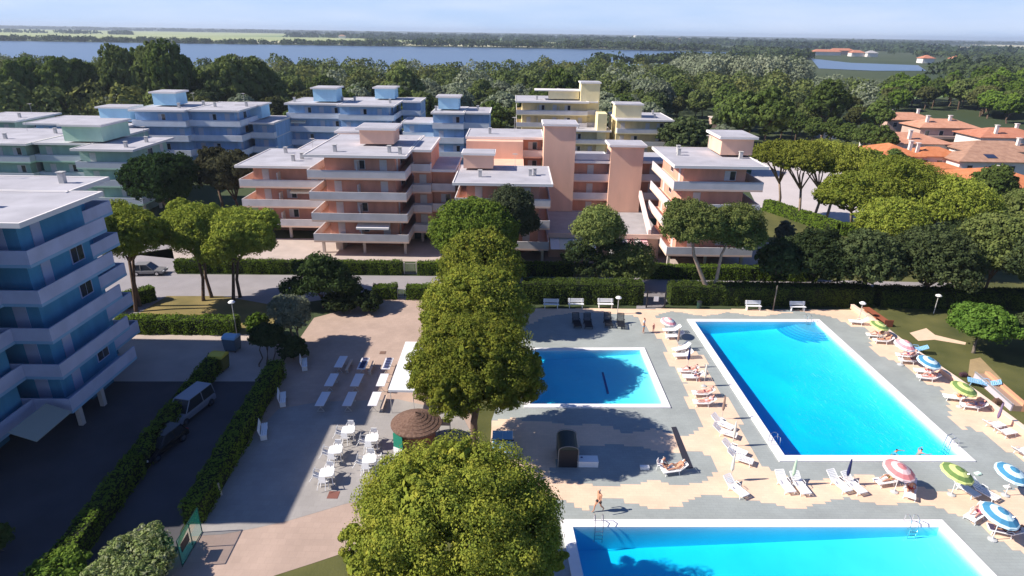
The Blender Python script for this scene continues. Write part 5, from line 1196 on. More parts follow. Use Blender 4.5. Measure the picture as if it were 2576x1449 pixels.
for p, rz, lb in (((1386, 775), 180, 'leftmost white bench before the dark hedge above the small pool'), ((1448, 774), 180, 'middle white bench before the dark hedge above the small pool'), ((1522, 774), 180, 'right white bench before the dark hedge above the small pool'), ((1893, 779), 180, 'white bench at the middle of the long pool far side'), ((2004, 781), 180, 'white bench behind the curved pool steps')):
    gg = ground(p); place(BN, (gg[0], gg[1] - .25, gg[2]), 0, lb, BG, 1.15)
for p, lb in ((zz3(865, 440), 'white bench on the plaza closest to the olive tree'), (zz3(640, 800), 'middle one of the three white benches along the plaza hedge'), (zz3(445, 1130), 'white bench nearest to the viewer along the plaza hedge')):
    gg = ground(p); place(BN, (gg[0] + .55, gg[1], gg[2]), R(108), lb, BG, 1.15)
# --- picnic tables with benches
M_tab = mat('white_table_top', (.72, .70, .74), .5); M_wood = mat('bench_wood', (.55, .42, .33), .7)
def make_picnic():
    t = thing('beer_table', 'proto', 'table', (0, 0, .04))
    MB().box(-.38, .38, -1.1, 1.1, .72, .76).build('table_top', M_tab, t)
    for y in (-.8, .8):
        MB().box(-.3, .3, y - .025, y + .025, 0, .04).tube([(-.28, y, .04), (.2, y, .72)], .02, 5).tube([(.28, y, .04), (-.2, y, .72)], .02, 5).build('leg', M_stand, t)
    return t
def make_form():
    t = thing('bench', 'proto', 'bench', (0, 0, .04))
    MB().box(-.13, .13, -1.1, 1.1, .42, .46).build('seat', M_wood, t)
    for y in (-.8, .8): MB().box(-.11, .11, y - .02, y + .02, 0, .42).build('leg', M_stand, t)
    return t
PT = make_picnic(); PF = make_form()
cols = [('left', [(1275, 385), (1180, 570), (1090, 765)]), ('middle', [(1505, 405), (1440, 572), (1365, 765)]), ('right', [(1752, 405), (1700, 572), (1620, 765)])]
rows = ['back', 'middle', 'front']
for cn, L_ in cols:
    for rn, p in zip(rows, L_):
        g = G(*zz3(*p), .76); place(PT, (g.x, g.y, .035), 0, f'long white table, {rn} one in the {cn} column of the plaza tables', 'long white tables on the plaza')
        if (cn, rn) in (('left', 'back'), ('right', 'middle'), ('right', 'front')) or cn == 'middle' and rn == 'back':
            place(PF, (g.x + .75, g.y, .035), 0, f'wooden bench right of the {rn} table in the {cn} column', 'wooden benches beside the long tables')
# --- monobloc chairs
def make_chair():
    t = thing('plastic_chair', 'proto', 'chair', (0, 0, .035))
    MB().box(-.22, .22, -.22, .22, .42, .45).build('seat', M_white, t)
    mb = MB(); mb.hexa([(-.22, .2, .45), (.22, .2, .45), (.22, .23, .45), (-.22, .23, .45), (-.19, .30, .82), (.19, .30, .82), (.19, .33, .82), (-.19, .33, .82)]); mb.build('backrest', M_white, t)
    for a, b in ((-1, -1), (1, -1), (-1, 1), (1, 1)): MB().tube([(a * .2, b * .2, .42), (a * .25, b * .26, 0)], .022, 5).build('leg', M_white, t)
    for a in (-1, 1): MB().tube([(a * .24, -.2, .42), (a * .26, -.2, .63), (a * .26, .1, .65), (a * .22, .26, .62)], .02, 5).build('armrest', M_white, t)
    return t
CHR = make_chair()
def tilt_chair(loc, rz, lb):
    o = place(CHR, loc, rz, lb, 'white plastic chairs tipped against the plaza tables', 1.2); return o
def make_table():
    t = thing('plastic_table', 'proto', 'table', (0, 0, .035))
    mb = MB(); k = .12; s = .42
    mb.prism([(-s, -s + k), (-s + k, -s), (s - k, -s), (s, -s + k), (s, s - k), (s - k, s), (-s + k, s), (-s, s - k)], .69, .73); mb.build('table_top', M_white, t)
    for a in (-1, 1):
        for b in (-1, 1): MB().tube([(a * .32, b * .32, .69), (a * .36, b * .36, 0)], .03, 6).build('leg', M_white, t)
    return t
PTb = make_table()
# chairs stand tipped: front legs lifted, leaning on the table edge
def tipped(loc, facing, lb):
    "facing: direction (radians) from chair to table"
    o = tilt_chair(loc, 0, lb); o.rotation_euler = (R(0), 0, facing + pi / 2)
    o.rotation_euler = (Matrix.Rotation(facing + pi / 2, 3, 'Z') @ Matrix.Rotation(R(24), 3, 'X')).to_euler(); o.location.z = .03 + .11
    return o
sets = [((775, 285), 'back left', (180, 90, 265)), ((672, 445), 'middle left', (180, 90, 265)), ((603, 628), 'front left', (180, 90, 265)), ((965, 350), 'back right', (180, 90, 265)), ((945, 520), 'front right', (180, 95, 265, 10))]
wn = {180: 'left', 90: 'far', 95: 'far', 265: 'near', 10: 'right'}
for p, nm, dirs in sets:
    g = G(*zz4(*p), .73); place(PTb, (g.x, g.y, .036), R(8), f'square white plastic table of the {nm} set on the plaza', 'white plastic tables on the plaza', 1.2)
    for d in dirs:
        a = R(d); tipped((g.x + .92 * cos(a), g.y + .92 * sin(a), .035), a + pi, f'white plastic chair on the {wn[d]} side of the {nm} table')
# chairs stacked on two of the long tables
for k, p in enumerate((zz3(1505, 405), zz3(1752, 405))):
    nm = ('middle', 'right')[k]; g = G(*p, .76)
    for j in range(4):
        mb = MB(); t = thing('folding_chair', f'folded dark chair laid flat on the back {nm} table, ' + ('first from the far end', 'second from the far end', 'third from the far end', 'nearest one')[j], 'chair', (g.x, g.y + .75 - j * .5, .80), R(10 - 7 * j), 'folded dark chairs laid on the back tables')
        M_fr = mat('grey_metal', (.25, .25, .3), .5)
        MB().box(-.21, .21, -.2, .2, .0, .03).build('seat', mat('dark_blue_fabric', (.06, .07, .16), .8), t)
        mb.tube([(-.24, -.24, .03), (-.24, .24, .05), (.24, .24, .05), (.24, -.24, .03)], .015, 5); mb.build('frame', M_fr, t)
        MB().box(-.2, .2, .05, .22, .05, .10).build('backrest', MATS['dark_blue_fabric'], t)
# --- thatched kiosk
c = G(*zz4(1330, 480)); c = Vector((-7.2, 41.0, 0))
K = wthing('thatched_kiosk', 'round thatched hut with green shutter beside the plaza pines', 'kiosk', (c.x, c.y, 0))
M_th = mat('thatch', (.11, .06, .045), .95, col2=(.22, .135, .10), vs=6, bump=.9, bs=14)
mb = MB(); prof = [(1.9, 1.95), (1.95, 2.05)]
for k in range(7): r = 1.85 - k * .27; prof += [(r + .1, 2.12 + k * .13), (r - .16, 2.22 + k * .13)]
prof += [(.06, 3.1)]
mb.lathe(prof, 30, (c.x, c.y)); mb.build('thatched_roof', M_th, K)
MB().lathe([(1.45, 0), (1.45, 2.05)], 12, (c.x, c.y), cap=False).build('wall', mat('kiosk_brown_wall', (.22, .08, .045), .8), K)
MB().box(c.x - 1.62, c.x - .78, c.y - 1.42, c.y - 1.32, .75, 1.95, R(-28)).build('shutter', mat('green_shutter', (.02, .22, .14), .6), K)
MB().box(c.x - 1.64, c.x - .8, c.y - 1.46, c.y - 1.36, .05, .74, R(-28)).build('counter_panel', M_white, K)
# sign board and round mirror by the kiosk
g = G(*zz4(1555, 300)); t = wthing('sign_board', 'small plain beige board on posts right of the thatched kiosk', 'sign', (g.x, g.y, 0))
MB().box(g.x - .55, g.x + .45, g.y - .03, g.y + .03, .75, 1.35).build('panel', mat('beige_board', (.55, .42, .34), .8), t)
for s in (-.5, .4): MB().box(g.x + s - .03, g.x + s + .03, g.y + .035, g.y + .09, 0, 1.4).build('post', M_bark, t)
g = G(*zz4(1432, 440)); t = wthing('oval_sign', 'white oval disc on a thin post before the kiosk', 'sign', (g.x, g.y, 0))
MB().tube([(g.x, g.y, 0), (g.x, g.y, 1.3)], .03).build('post', M_stand, t)
mb = MB(); mb.prism([(g.x + .22 * cos(a * pi / 8), .42 * sin(a * pi / 8)) for a in range(16)], 0, .04); mb.v = [(x, g.y - z, 1.65 + y) for x, y, z in mb.v]; mb.build('disc', M_white, t)
# --- white canopy over the plaza edge
t = wthing('canopy', 'flat white canopy on thin posts left of the second pine', 'canopy', (-8, 49.5, 0))
MB().box(-10.1, -6.0, 45.3, 54.1, 2.30, 2.36).box(-10.14, -10.1, 45.3, 54.1, 2.15, 2.36).box(-10.1, -6, 45.26, 45.3, 2.15, 2.36).build('canopy_sheet', M_white, t)
for x in (-10.0, -8.1, -6.1):
    for y in (45.4, 49.7, 54.0): MB().tube([(x, y, 0), (x, y, 2.3)], .03, 5).build('post', M_stand, t)
# --- ping-pong table
g = G(1264, 1110, .76); t = wthing('table_tennis_table', 'light blue table tennis table between the second pine and the beige deck', 'table', (g.x, g.y, 0))
MB().box(g.x - .8, g.x + .8, g.y - 1.4, g.y + 1.4, .73, .76).build('table_top', mat('sky_blue_top', (.25, .5, .72), .5), t)
mb = MB()
for a in ((-.8, -.76, -1.4, 1.4), (.76, .8, -1.4, 1.4), (-.758, .758, -1.4, -1.36), (-.758, .758, 1.36, 1.4), (-.01, .01, -1.358, 1.358)): mb.box(g.x + a[0], g.x + a[1], g.y + a[2], g.y + a[3], .7602, .764)
mb.build('white_lines', M_white, t)
MB().box(g.x - .88, g.x + .88, g.y - .01, g.y + .01, .78, .92).build('net', mat('dark_net', (.04, .05, .08), .9), t)
for a in (-.6, .6):
    for b in (-1.1, 1.1): MB().box(g.x + a - .03, g.x + a + .03, g.y + b - .03, g.y + b + .03, 0, .73).build('leg', M_black, t)
# --- dark arched shed, white box, little box, long painted shadow strip
g0, g1 = G(1405, 1177), G(1452, 1177); t = wthing('arched_shed', 'dark green shed with a low arched roof in the pine shade by the front pool', 'shed', ((g0.x + g1.x) / 2, g0.y + 2, 0)); M_ds = mat('dark_green_sheet', (.025, .045, .045), .5); cx = (g0.x + g1.x) / 2
pts = [(-.7, 0), (.7, 0), (.7, 1.55)] + [(.7 * cos(k * pi / 8), 1.55 + .32 * sin(k * pi / 8)) for k in range(1, 8)] + [(-.7, 1.55)]
mb = MB(); mb.prism(pts, 0, 2.1); mb.v = [(cx + x, g0.y + .05 + z, y) for x, y, z in mb.v]; mb.f = [f[::-1] for f in mb.f]; mb.build('shell', M_ds, t)
for y in (g0.y, g0.y + 2.2):
    mb = MB(); mb.tube([(cx - .74, y, 0), (cx - .74, y, 1.55)] + [(cx - .74 * cos(k * pi / 8), y, 1.55 + .37 * sin(k * pi / 8)) for k in range(1, 8)] + [(cx + .74, y, 1.55), (cx + .74, y, 0)], .03, 5); mb.build('frame', mat('dull_steel', (.25, .25, .25), .5), t)
MB().box(cx - .66, cx + .66, g0.y + .02, g0.y + .045, .02, 1.55).build('door', M_black, t)  # black panel paints the dark of the open front, no real leaf
g = G(1478, 1177); t = wthing('white_chest', 'low white chest with a small dark emblem in the pine shade', 'chest', (g.x, g.y, 0))
MB().box(g.x - .78, g.x + .78, g.y, g.y + .75, .04, .5).build('body', M_white, t); MB().box(g.x - .8, g.x + .8, g.y - .02, g.y + .77, .502, .55).build('lid', M_white, t)
MB().box(g.x - .5, g.x - .34, g.y + .45, g.y + .6, .5502, .556).build('emblem', mat('emblem_blue', (.05, .07, .2), .6), t)
g = G(1622, 1183); t = wthing('white_box', 'small white box on the shaded deck near the sunbathers', 'box', (g.x, g.y, 0))
MB().box(g.x - .33, g.x + .33, g.y, g.y + .3, .04, .22).build('body', M_white, t); MB().box(g.x - .34, g.x + .34, g.y - .01, g.y + .31, .222, .25).build('lid', M_white, t)
q = [G(*zz6(1495, 122)), G(*zz6(1537, 118)), G(*zz6(1690, 488)), G(*zz6(1625, 492))]; mb = MB(); q = [(p.x, p.y) for p in q]; mb.prism(q, .04, .065); o = mb.build('painted_shadow_strip', mat('painted_shadow_dark', (.03, .03, .045), .8)); tag(o, 'long narrow shadow painted as a dark strip on the deck above the sunbathers', 'painted shadow')  # thin dark sheet standing in for a cast shadow on the deck
# manhole covers
for (px, py), w, lb, col in (((839, 1246), .38, 'rust-brown manhole cover in the grey plaza below the plastic chairs', (.22, .09, .07)), ((963, 888), .3, 'small brown drain cover above the long tables', (.2, .12, .09))):
    g = G(px, py); o = MB().box(g.x - w, g.x + w, g.y - w, g.y + w, .0, .05).build('manhole_cover', mat('rust_' + str(w), col, .8), None, bevel=.01); tag(o, lb, 'manhole cover')
# --- pool-side bin, posts and lamps
def lamp(label, px, py, h=3.2, globe=True):
    g = G(px, py); t = wthing('garden_lamp', label, 'lamp', (g.x, g.y, 0), None)
    MB().tube([(g.x, g.y, 0), (g.x, g.y, h)], .045, 8).build('post', M_stand, t)
    MB().lathe([(.05, h), (.3, h + .06), (.36, h + .16), (.2, h + .3), (.03, h + .34)], 14, (g.x, g.y)).build('lamp_head', M_white, t)
lamp('white mushroom lamp rising from the dark bush beside the left lawn', 596, 842, 3.6)
lamp('thin lamp post beside the right bench above the small pool', 1553, 790, 1.9)
lamp('lamp post near the right corner of the far hedge', 2160, 806, 2.0)
lamp('white lamp standing in the dark hedge behind the curved steps', 2348, 790, 2.2)
g = G(1944, 782); t = wthing('pole', 'slender grey pole between the far benches of the long pool', 'pole', (g.x, g.y, 0)); MB().tube([(g.x, g.y, 0), (g.x, g.y, 3.2)], .07, 7).build('shaft', M_barkg, t)
g = G(1758, 775); t = wthing('litter_bin', 'dark litter bin at the foot of the leaning pine', 'bin', (g.x, g.y, 0)); MB().lathe([(.26, .03), (.3, .8)], 12, (g.x, g.y)).build('body', mat('bin_green', (.02, .05, .04), .6), t); MB().lathe([(.32, .8), (.32, .86), (.1, .95)], 12, (g.x, g.y)).build('lid', M_black, t)
g = G(558, 1246); t = wthing('post', 'short pale post leaning beside the plaza hedge', 'post', (g.x, g.y, 0)); MB().tube([(g.x, g.y, 0), (g.x - .1, g.y, 1.0)], .06, 8).build('shaft', M_col, t); MB().lathe([(.09, 1.0), (.05, 1.08)], 8, (g.x - .1, g.y)).build('cap', M_stand, t)
# --- gates
def gate(label, a, b, h, m, post=None, panel=None):
    a, b = G(*a), G(*b); t = wthing('garden_gate', label, 'gate', (a.x, a.y, 0)); y = a.y
    mb = MB(); x = a.x + .1
    while x < b.x - .1: mb.box(x, x + .03, y - .015, y + .015, .1, h - .05); x += .13
    mb.box(a.x, b.x, y - .02, y + .02, h - .05, h).box(a.x, b.x, y - .02, y + .02, .06, .1); mb.build('leaf', m, t)
    for x in (a.x - .2, b.x + .04): MB().box(x, x + .16, y - .08, y + .08, 0, h + .1).build('post', post or M_white, t)
    if panel: MB().box((a.x + b.x) / 2 - .28, (a.x + b.x) / 2 + .28, y - .05, y - .021, .9, 1.5).build('notice', M_white, t)
gate('white garden gate in the hedge on the far side of the road', (1020, 689), (1046, 689), 1.5, mat('gate_grey', (.5, .45, .42), .6), M_col)
gate('small white gate between the two bright hedge stubs', (1003, 748), (1020, 748), 1.1, M_white)
gate('dark iron gate with a white notice in the tall hedge above the pools', (1628, 775), (1668, 775), 2.1, mat('iron_dark', (.03, .03, .035), .5), mat('iron_dark', (.03, .03, .035), .5), True)
# --- right garden wall, brown bench, planter
WL = [G(2142, 776), G(2300, 893), G(2440, 990), G(2576, 1092), G(2760, 1235)]
t = tag(bpy.data.objects.new('garden_wall', None), 'low peach garden wall along the right side of the pool deck', 'wall'); C.objects.link(t); t['_w'] = 1; t.location = (WL[0].x, WL[0].y, 0)
bpy.context.view_layer.update()
mb = MB(); cp = MB()
for a, b in zip(WL, WL[1:]):
    d = (b - a).normalized(); s = Vector((-d.y, d.x, 0)) * .17; s2 = s * 1.3
    mb.hexa([(p.x, p.y, 0) for p in (a - s, b - s, b + s, a + s)] + [(p.x, p.y, .48) for p in (a - s, b - s, b + s, a + s)])
    cp.hexa([(p.x, p.y, .483) for p in (a - s2, b - s2, b + s2, a + s2)] + [(p.x, p.y, .55) for p in (a - s2, b - s2, b + s2, a + s2)])
mb.build('wall', mat('peach_plaster', (.72, .48, .36), .85), t); cp.build('coping', mat('peach_coping', (.82, .62, .5), .8), t)
def rail_bench(label, a, b, m, w=.9, h=.5, name='wooden_bench', cat='bench'):
    a, b = G(*a), G(*b); d = (b - a).normalized(); s = Vector((-d.y, d.x, 0)); t = wthing(name, label, cat, (a.x, a.y, 0)); ln = (b - a).length
    mb = MB(); k = int(w / .16)
    for i in range(k):
        u0 = s * (-w / 2 + i * w / k); u1 = s * (-w / 2 + (i + .72) * w / k); q = [a + u0, b + u0, b + u1, a + u1]; mb.hexa([(p.x, p.y, h) for p in q] + [(p.x, p.y, h + .05) for p in q])
    mb.build('seat', m, t)
    for f in (.05, .5, .95):
        c = a + d * ln * f; MB().box(c.x - .08, c.x + .08, c.y - .3, c.y + .3, 0, h - .002).build('leg', m, t)
    q = b; MB().box(b.x - .5, b.x + .5, b.y - .12, b.y - .04, 0, h + .35).build('end_panel', m, t)
rail_bench('reddish brown slatted bench inside the far end of the garden wall', (2176, 783), (2232, 822), mat('red_brown_wood', (.28, .09, .05), .7))
a, b = G(2462, 952), G(2556, 1035); t = wthing('planter', 'long pale planter box with a terracotta rim by the right wall', 'planter', (a.x, a.y, 0)); d = (b - a).normalized(); s = Vector((-d.y, d.x, 0))
def strip3(u0, u1, z0, z1, nm, m): q = [a + s * u0, b + s * u0, b + s * u1, a + s * u1]; MB().hexa([(p.x, p.y, z0) for p in q] + [(p.x, p.y, z1) for p in q]).build(nm, m, t)
strip3(-.5, -.38, 0, .7, 'side_panel', mat('pale_mauve_panel', (.6, .5, .55), .7)); strip3(-.375, .375, 0, .55, 'soil', mat('dry_soil', (.35, .24, .18), .95)); strip3(.38, .75, 0, .8, 'rim', mat('terracotta_rim', (.7, .35, .2), .85)); strip3(-.55, -.505, .6, .76, 'rail', MATS['dull_steel'])
o = wthing('beach_bag', 'dark brown bag on the paving beyond the oval shade', 'bag', tuple(G(*zz7(1950, 905)))); g = G(*zz7(1950, 905)); MB().box(g.x - .35, g.x + .35, g.y - .2, g.y + .2, .04, .4).build('body', mat('brown_bag', (.08, .04, .05), .8), o, bevel=.06); MB().tube([(g.x - .2, g.y, .4), (g.x - .15, g.y, .55), (g.x + .15, g.y, .55), (g.x + .2, g.y, .4)], .02, 5).build('handle', MATS['brown_bag'], o)
g = G(*zz7(2290, 1185)); o = wthing('beach_bag', 'brown bag near the wall right of the lowest wall-side loungers', 'bag', tuple(g)); MB().box(g.x - .3, g.x + .3, g.y - .25, g.y + .25, .04, .5).build('body', mat('tan_bag', (.14, .08, .05), .8), o, bevel=.06); MB().tube([(g.x - .2, g.y, .5), (g.x, g.y, .65), (g.x + .2, g.y, .5)], .02, 5).build('handle', MATS['tan_bag'], o)
# --- green screen fence bottom left
A_, B_ = G(509, 1340), G(458, 1428); t = wthing('mesh_fence', 'green mesh fence with a dark frame at the bottom left', 'fence', (A_.x, A_.y, 0)); M_fr2 = mat('fence_frame_green', (.02, .07, .06), .5)
M_scr = mat('green_mesh', (.03, .55, .42), .7, alpha=.22); d = (B_ - A_); hh = 2.0
mb = MB(); P = lambda f, z: tuple(A_ + d * f + Vector((0, 0, z)))
for f in (0, .45, .98): mb.tube([P(f, 0), P(f, hh)], .035, 5)
mb.tube([P(0, hh), P(.98, hh)], .03, 5); mb.tube([P(0, .08), P(.98, .08)], .03, 5); mb.build('frame', M_fr2, t)
MB().poly([P(.01, .1), P(.97, .1), P(.97, hh - .03), P(.01, hh - .03)]) 
m3 = MB(); m3.hexa([P(.01, .1), tuple(Vector(P(.01, .1)) + Vector((.01, 0, 0))), tuple(Vector(P(.97, .1)) + Vector((.01, 0, 0))), P(.97, .1), P(.01, hh - .03), tuple(Vector(P(.01, hh - .03)) + Vector((.01, 0, 0))), tuple(Vector(P(.97, hh - .03)) + Vector((.01, 0, 0))), P(.97, hh - .03)]); m3.build('mesh_screen', M_scr, t)
m4 = MB(); m4.hexa([tuple(Vector(P(.55, .9)) + Vector((.03, 0, 0))), tuple(Vector(P(.55, .9)) + Vector((.05, 0, 0))), tuple(Vector(P(.9, .9)) + Vector((.05, 0, 0))), tuple(Vector(P(.9, .9)) + Vector((.03, 0, 0))), tuple(Vector(P(.55, 1.5)) + Vector((.03, 0, 0))), tuple(Vector(P(.55, 1.5)) + Vector((.05, 0, 0))), tuple(Vector(P(.9, 1.5)) + Vector((.05, 0, 0))), tuple(Vector(P(.9, 1.5)) + Vector((.03, 0, 0)))]); m4.build('notice', MATS['iron_dark'], t)
# --- vehicles
def car(label, x, y, rz, col, L_=4.1, Wd=1.7, Hh=1.5, van=False):
    t = thing('parked_car' if not van else 'parked_van', label, 'van' if van else 'car', (x, y, .03), rz); m = mat('paint_' + col[0], col[1], .25, spec=.6); h2 = L_ / 2; w = Wd / 2
    bz = .78 if not van else .9
    prof = [(-h2, .32), (-h2 + .03, bz - .1), (-h2 + .15, bz), (h2 - .95, bz), (h2 - .15, bz - .14), (h2, bz - .35), (h2, .32)]
    mb = MB(); mb.prism(prof, -w, w); mb.v = [(a, c * (1 if b < bz - .05 else .94), b) for a, b, c in mb.v]; mb.f = [f[::-1] for f in mb.f]; mb.build('body', m, t, bevel=.05)
    c0, c1, c2, c3 = (-h2 + .25, -h2 + .55, h2 - 2.0, h2 - 1.25) if not van else (-h2 + .06, -h2 + .16, h2 - 1.75, h2 - 1.0)
    mb = MB(); mb.hexa([(c0, -w * .93, bz - .01), (c3, -w * .93, bz - .01), (c3, w * .93, bz - .01), (c0, w * .93, bz - .01), (c1, -w * .78, Hh - .04), (c2, -w * .78, Hh - .04), (c2, w * .78, Hh - .04), (c1, w * .78, Hh - .04)]); cab = mb.build('windows', M_glass, t, bevel=.03)
    mb = MB(); mb.box(c1 - .05, c2 + .06, -w * .8, w * .8, Hh - .06, Hh); mb.build('roof', m, t, bevel=.02)
    for s in (-1, 1):
        for (xa, za, xb, zb) in ((c0, bz, c1, Hh - .04), ((c1 + c2) / 2, bz, (c1 + c2) / 2, Hh - .04), (c3, bz, c2, Hh - .04)): MB().tube([(xa, s * w * .935, za), (xb, s * w * .79, zb)], .045, 4).build('pillar', m, t)
    for a in (-h2 + .75, h2 - .8):
        for s in (-1, 1):
            mb = MB(); mb.lathe([(.32, -.1), (.32, .1)], 16); mb.v = [(a + p[0], s * (w - .08) + p[2], .32 + p[1]) for p in mb.v]; o = mb.build('wheel', M_black, t)
            mb = MB(); mb.lathe([(.19, -.012), (.19, .012)], 12); mb.v = [(a + p[0], s * (w + .03) + p[2], .32 + p[1]) for p in mb.v]; mb.build('rim', M_chrome, o)
    for s in (-1, 1):
        MB().box(h2 - .06, h2 + .02, s * w * .7 - .18, s * w * .7 + .18, .52, .66).build('headlight', M_white, t); MB().box(-h2 - .02, -h2 + .04, s * w * .75 - .12, s * w * .75 + .12, .55, .72).build('tail_light', mat('tail_red', (.4, .02, .02), .3), t)
    return t
g = G(470, 1052); car('white boxy van parked in the shaded lane beside the long hedge', g.x, g.y + .6, R(-103), ('white', (.26, .26, .30)), 4.6, 1.8, 1.8, True)
g = G(400, 1140); car('black car parked nearest in the shaded lane', g.x, g.y + .4, R(-104), ('black', (.015, .015, .02)), 4.2, 1.75, 1.45)
g = G(362, 700); car('grey car under the crossing pine trunks by the access road', g.x, g.y + 1.5, R(5), ('grey', (.25, .24, .24)))
# blue-grey rubbish container and yellow bin
def container(label, px, py, w, d, h, body, lid, rz=R(-8)):
    g = G(px, py); t = thing('rubbish_container', label, 'container', (g.x, g.y + d / 2, .03), rz)
    mb = MB(); mb.hexa([(-w / 2 * .88, -d / 2 * .85, .12), (w / 2 * .88, -d / 2 * .85, .12), (w / 2 * .88, d / 2 * .85, .12), (-w / 2 * .88, d / 2 * .85, .12), (-w / 2, -d / 2, h * .8), (w / 2, -d / 2, h * .8), (w / 2, d / 2, h * .8), (-w / 2, d / 2, h * .8)]); mb.build('body', body, t, bevel=.05)
    mb = MB(); mb.prism([(-d / 2 - .03, 0), (d / 2 + .03, 0), (d / 2 - .1, h * .12), (0, h * .2), (-d / 2 + .1, h * .12)], -w / 2 - .03, w / 2 + .03); mb.v = [(c, a, h * .802 + b) for a, b, c in mb.v]; mb.build('lid', lid, t, bevel=.03)
    for a in (-1, 1):
        for b in (-1, 1): MB().lathe([(.07, .0), (.07, .12)], 8, (a * w * .35, b * d * .35)).build('wheel', M_black, t)
container('large container with a light blue domed lid at the corner of the lane', 580, 888, 1.4, 1.25, 1.75, mat('container_grey_blue', (.12, .17, .22), .5), mat('light_blue_lid', (.3, .5, .68), .4))
container('yellow-green rubbish container in shade at the top of the long hedge', 548, 938, 1.4, 1.3, 1.8, mat('container_olive', (.16, .15, .03), .5), mat('yellow_lid', (.62, .5, .06), .4))
# white towels and small things
for k, (p, w, d, rz, col, lb) in enumerate((
  (zz8(2160, 540), .5, .35, 20, (.7, .9, .78), 'pale mint towel on the deck right of the big green parasol'),
  (zz8(2420, 660), .45, .35, 10, (.75, .72, .68), 'pair of pale towels heaped below the blue parasol at the right edge'),
  (zz8(2320, 1050), .4, .3, 0, (.6, .55, .4), 'small heap of sandals beside the lounger with the dark towel'))):
    g = G(*p); o = MB().box(g.x - w / 2, g.x + w / 2, g.y - d / 2, g.y + d / 2, .04, .16, R(rz)).build('towel', mat('towel_%d' % k, col, .9), None, bevel=.05); tag(o, lb, 'towel')
# dry seat cushions of the far wall etc. : towels laid over loungers are built with the people
# ------------------------------------------------------------------ people
M_skin = mat('tanned_skin', (.55, .27, .17), .55); M_skin2 = mat('pink_skin', (.70, .33, .26), .55); M_skin3 = mat('brown_skin', (.36, .18, .11), .55)
M_hair = mat('dark_hair', (.03, .02, .015), .7); M_hairg = mat('grey_hair', (.35, .33, .31), .7)
def skin(verts, edges, radii, name, m, parent, root=0):
    me = bpy.data.meshes.new(name); me.from_pydata([tuple(v) for v in verts], edges, []); o = bpy.data.objects.new(name, me); C.objects.link(o)
    md = o.modifiers.new('s', 'SKIN'); sv = me.skin_vertices[0].data
    for i, r in enumerate(radii): sv[i].radius = (r, r)
    sv[root].use_root = True; md.use_smooth_shade = True
    o.modifiers.new('u', 'SUBSURF').levels = 1; o.modifiers['u'].render_levels = 1
    dg = bpy.context.evaluated_depsgraph_get(); nm = bpy.data.meshes.new_from_object(o.evaluated_get(dg)); bpy.data.objects.remove(o); nm.materials.clear(); nm.materials.append(m); nm.name = name
    for p in nm.polygons: p.use_smooth = True
    return link(name, nm, parent)
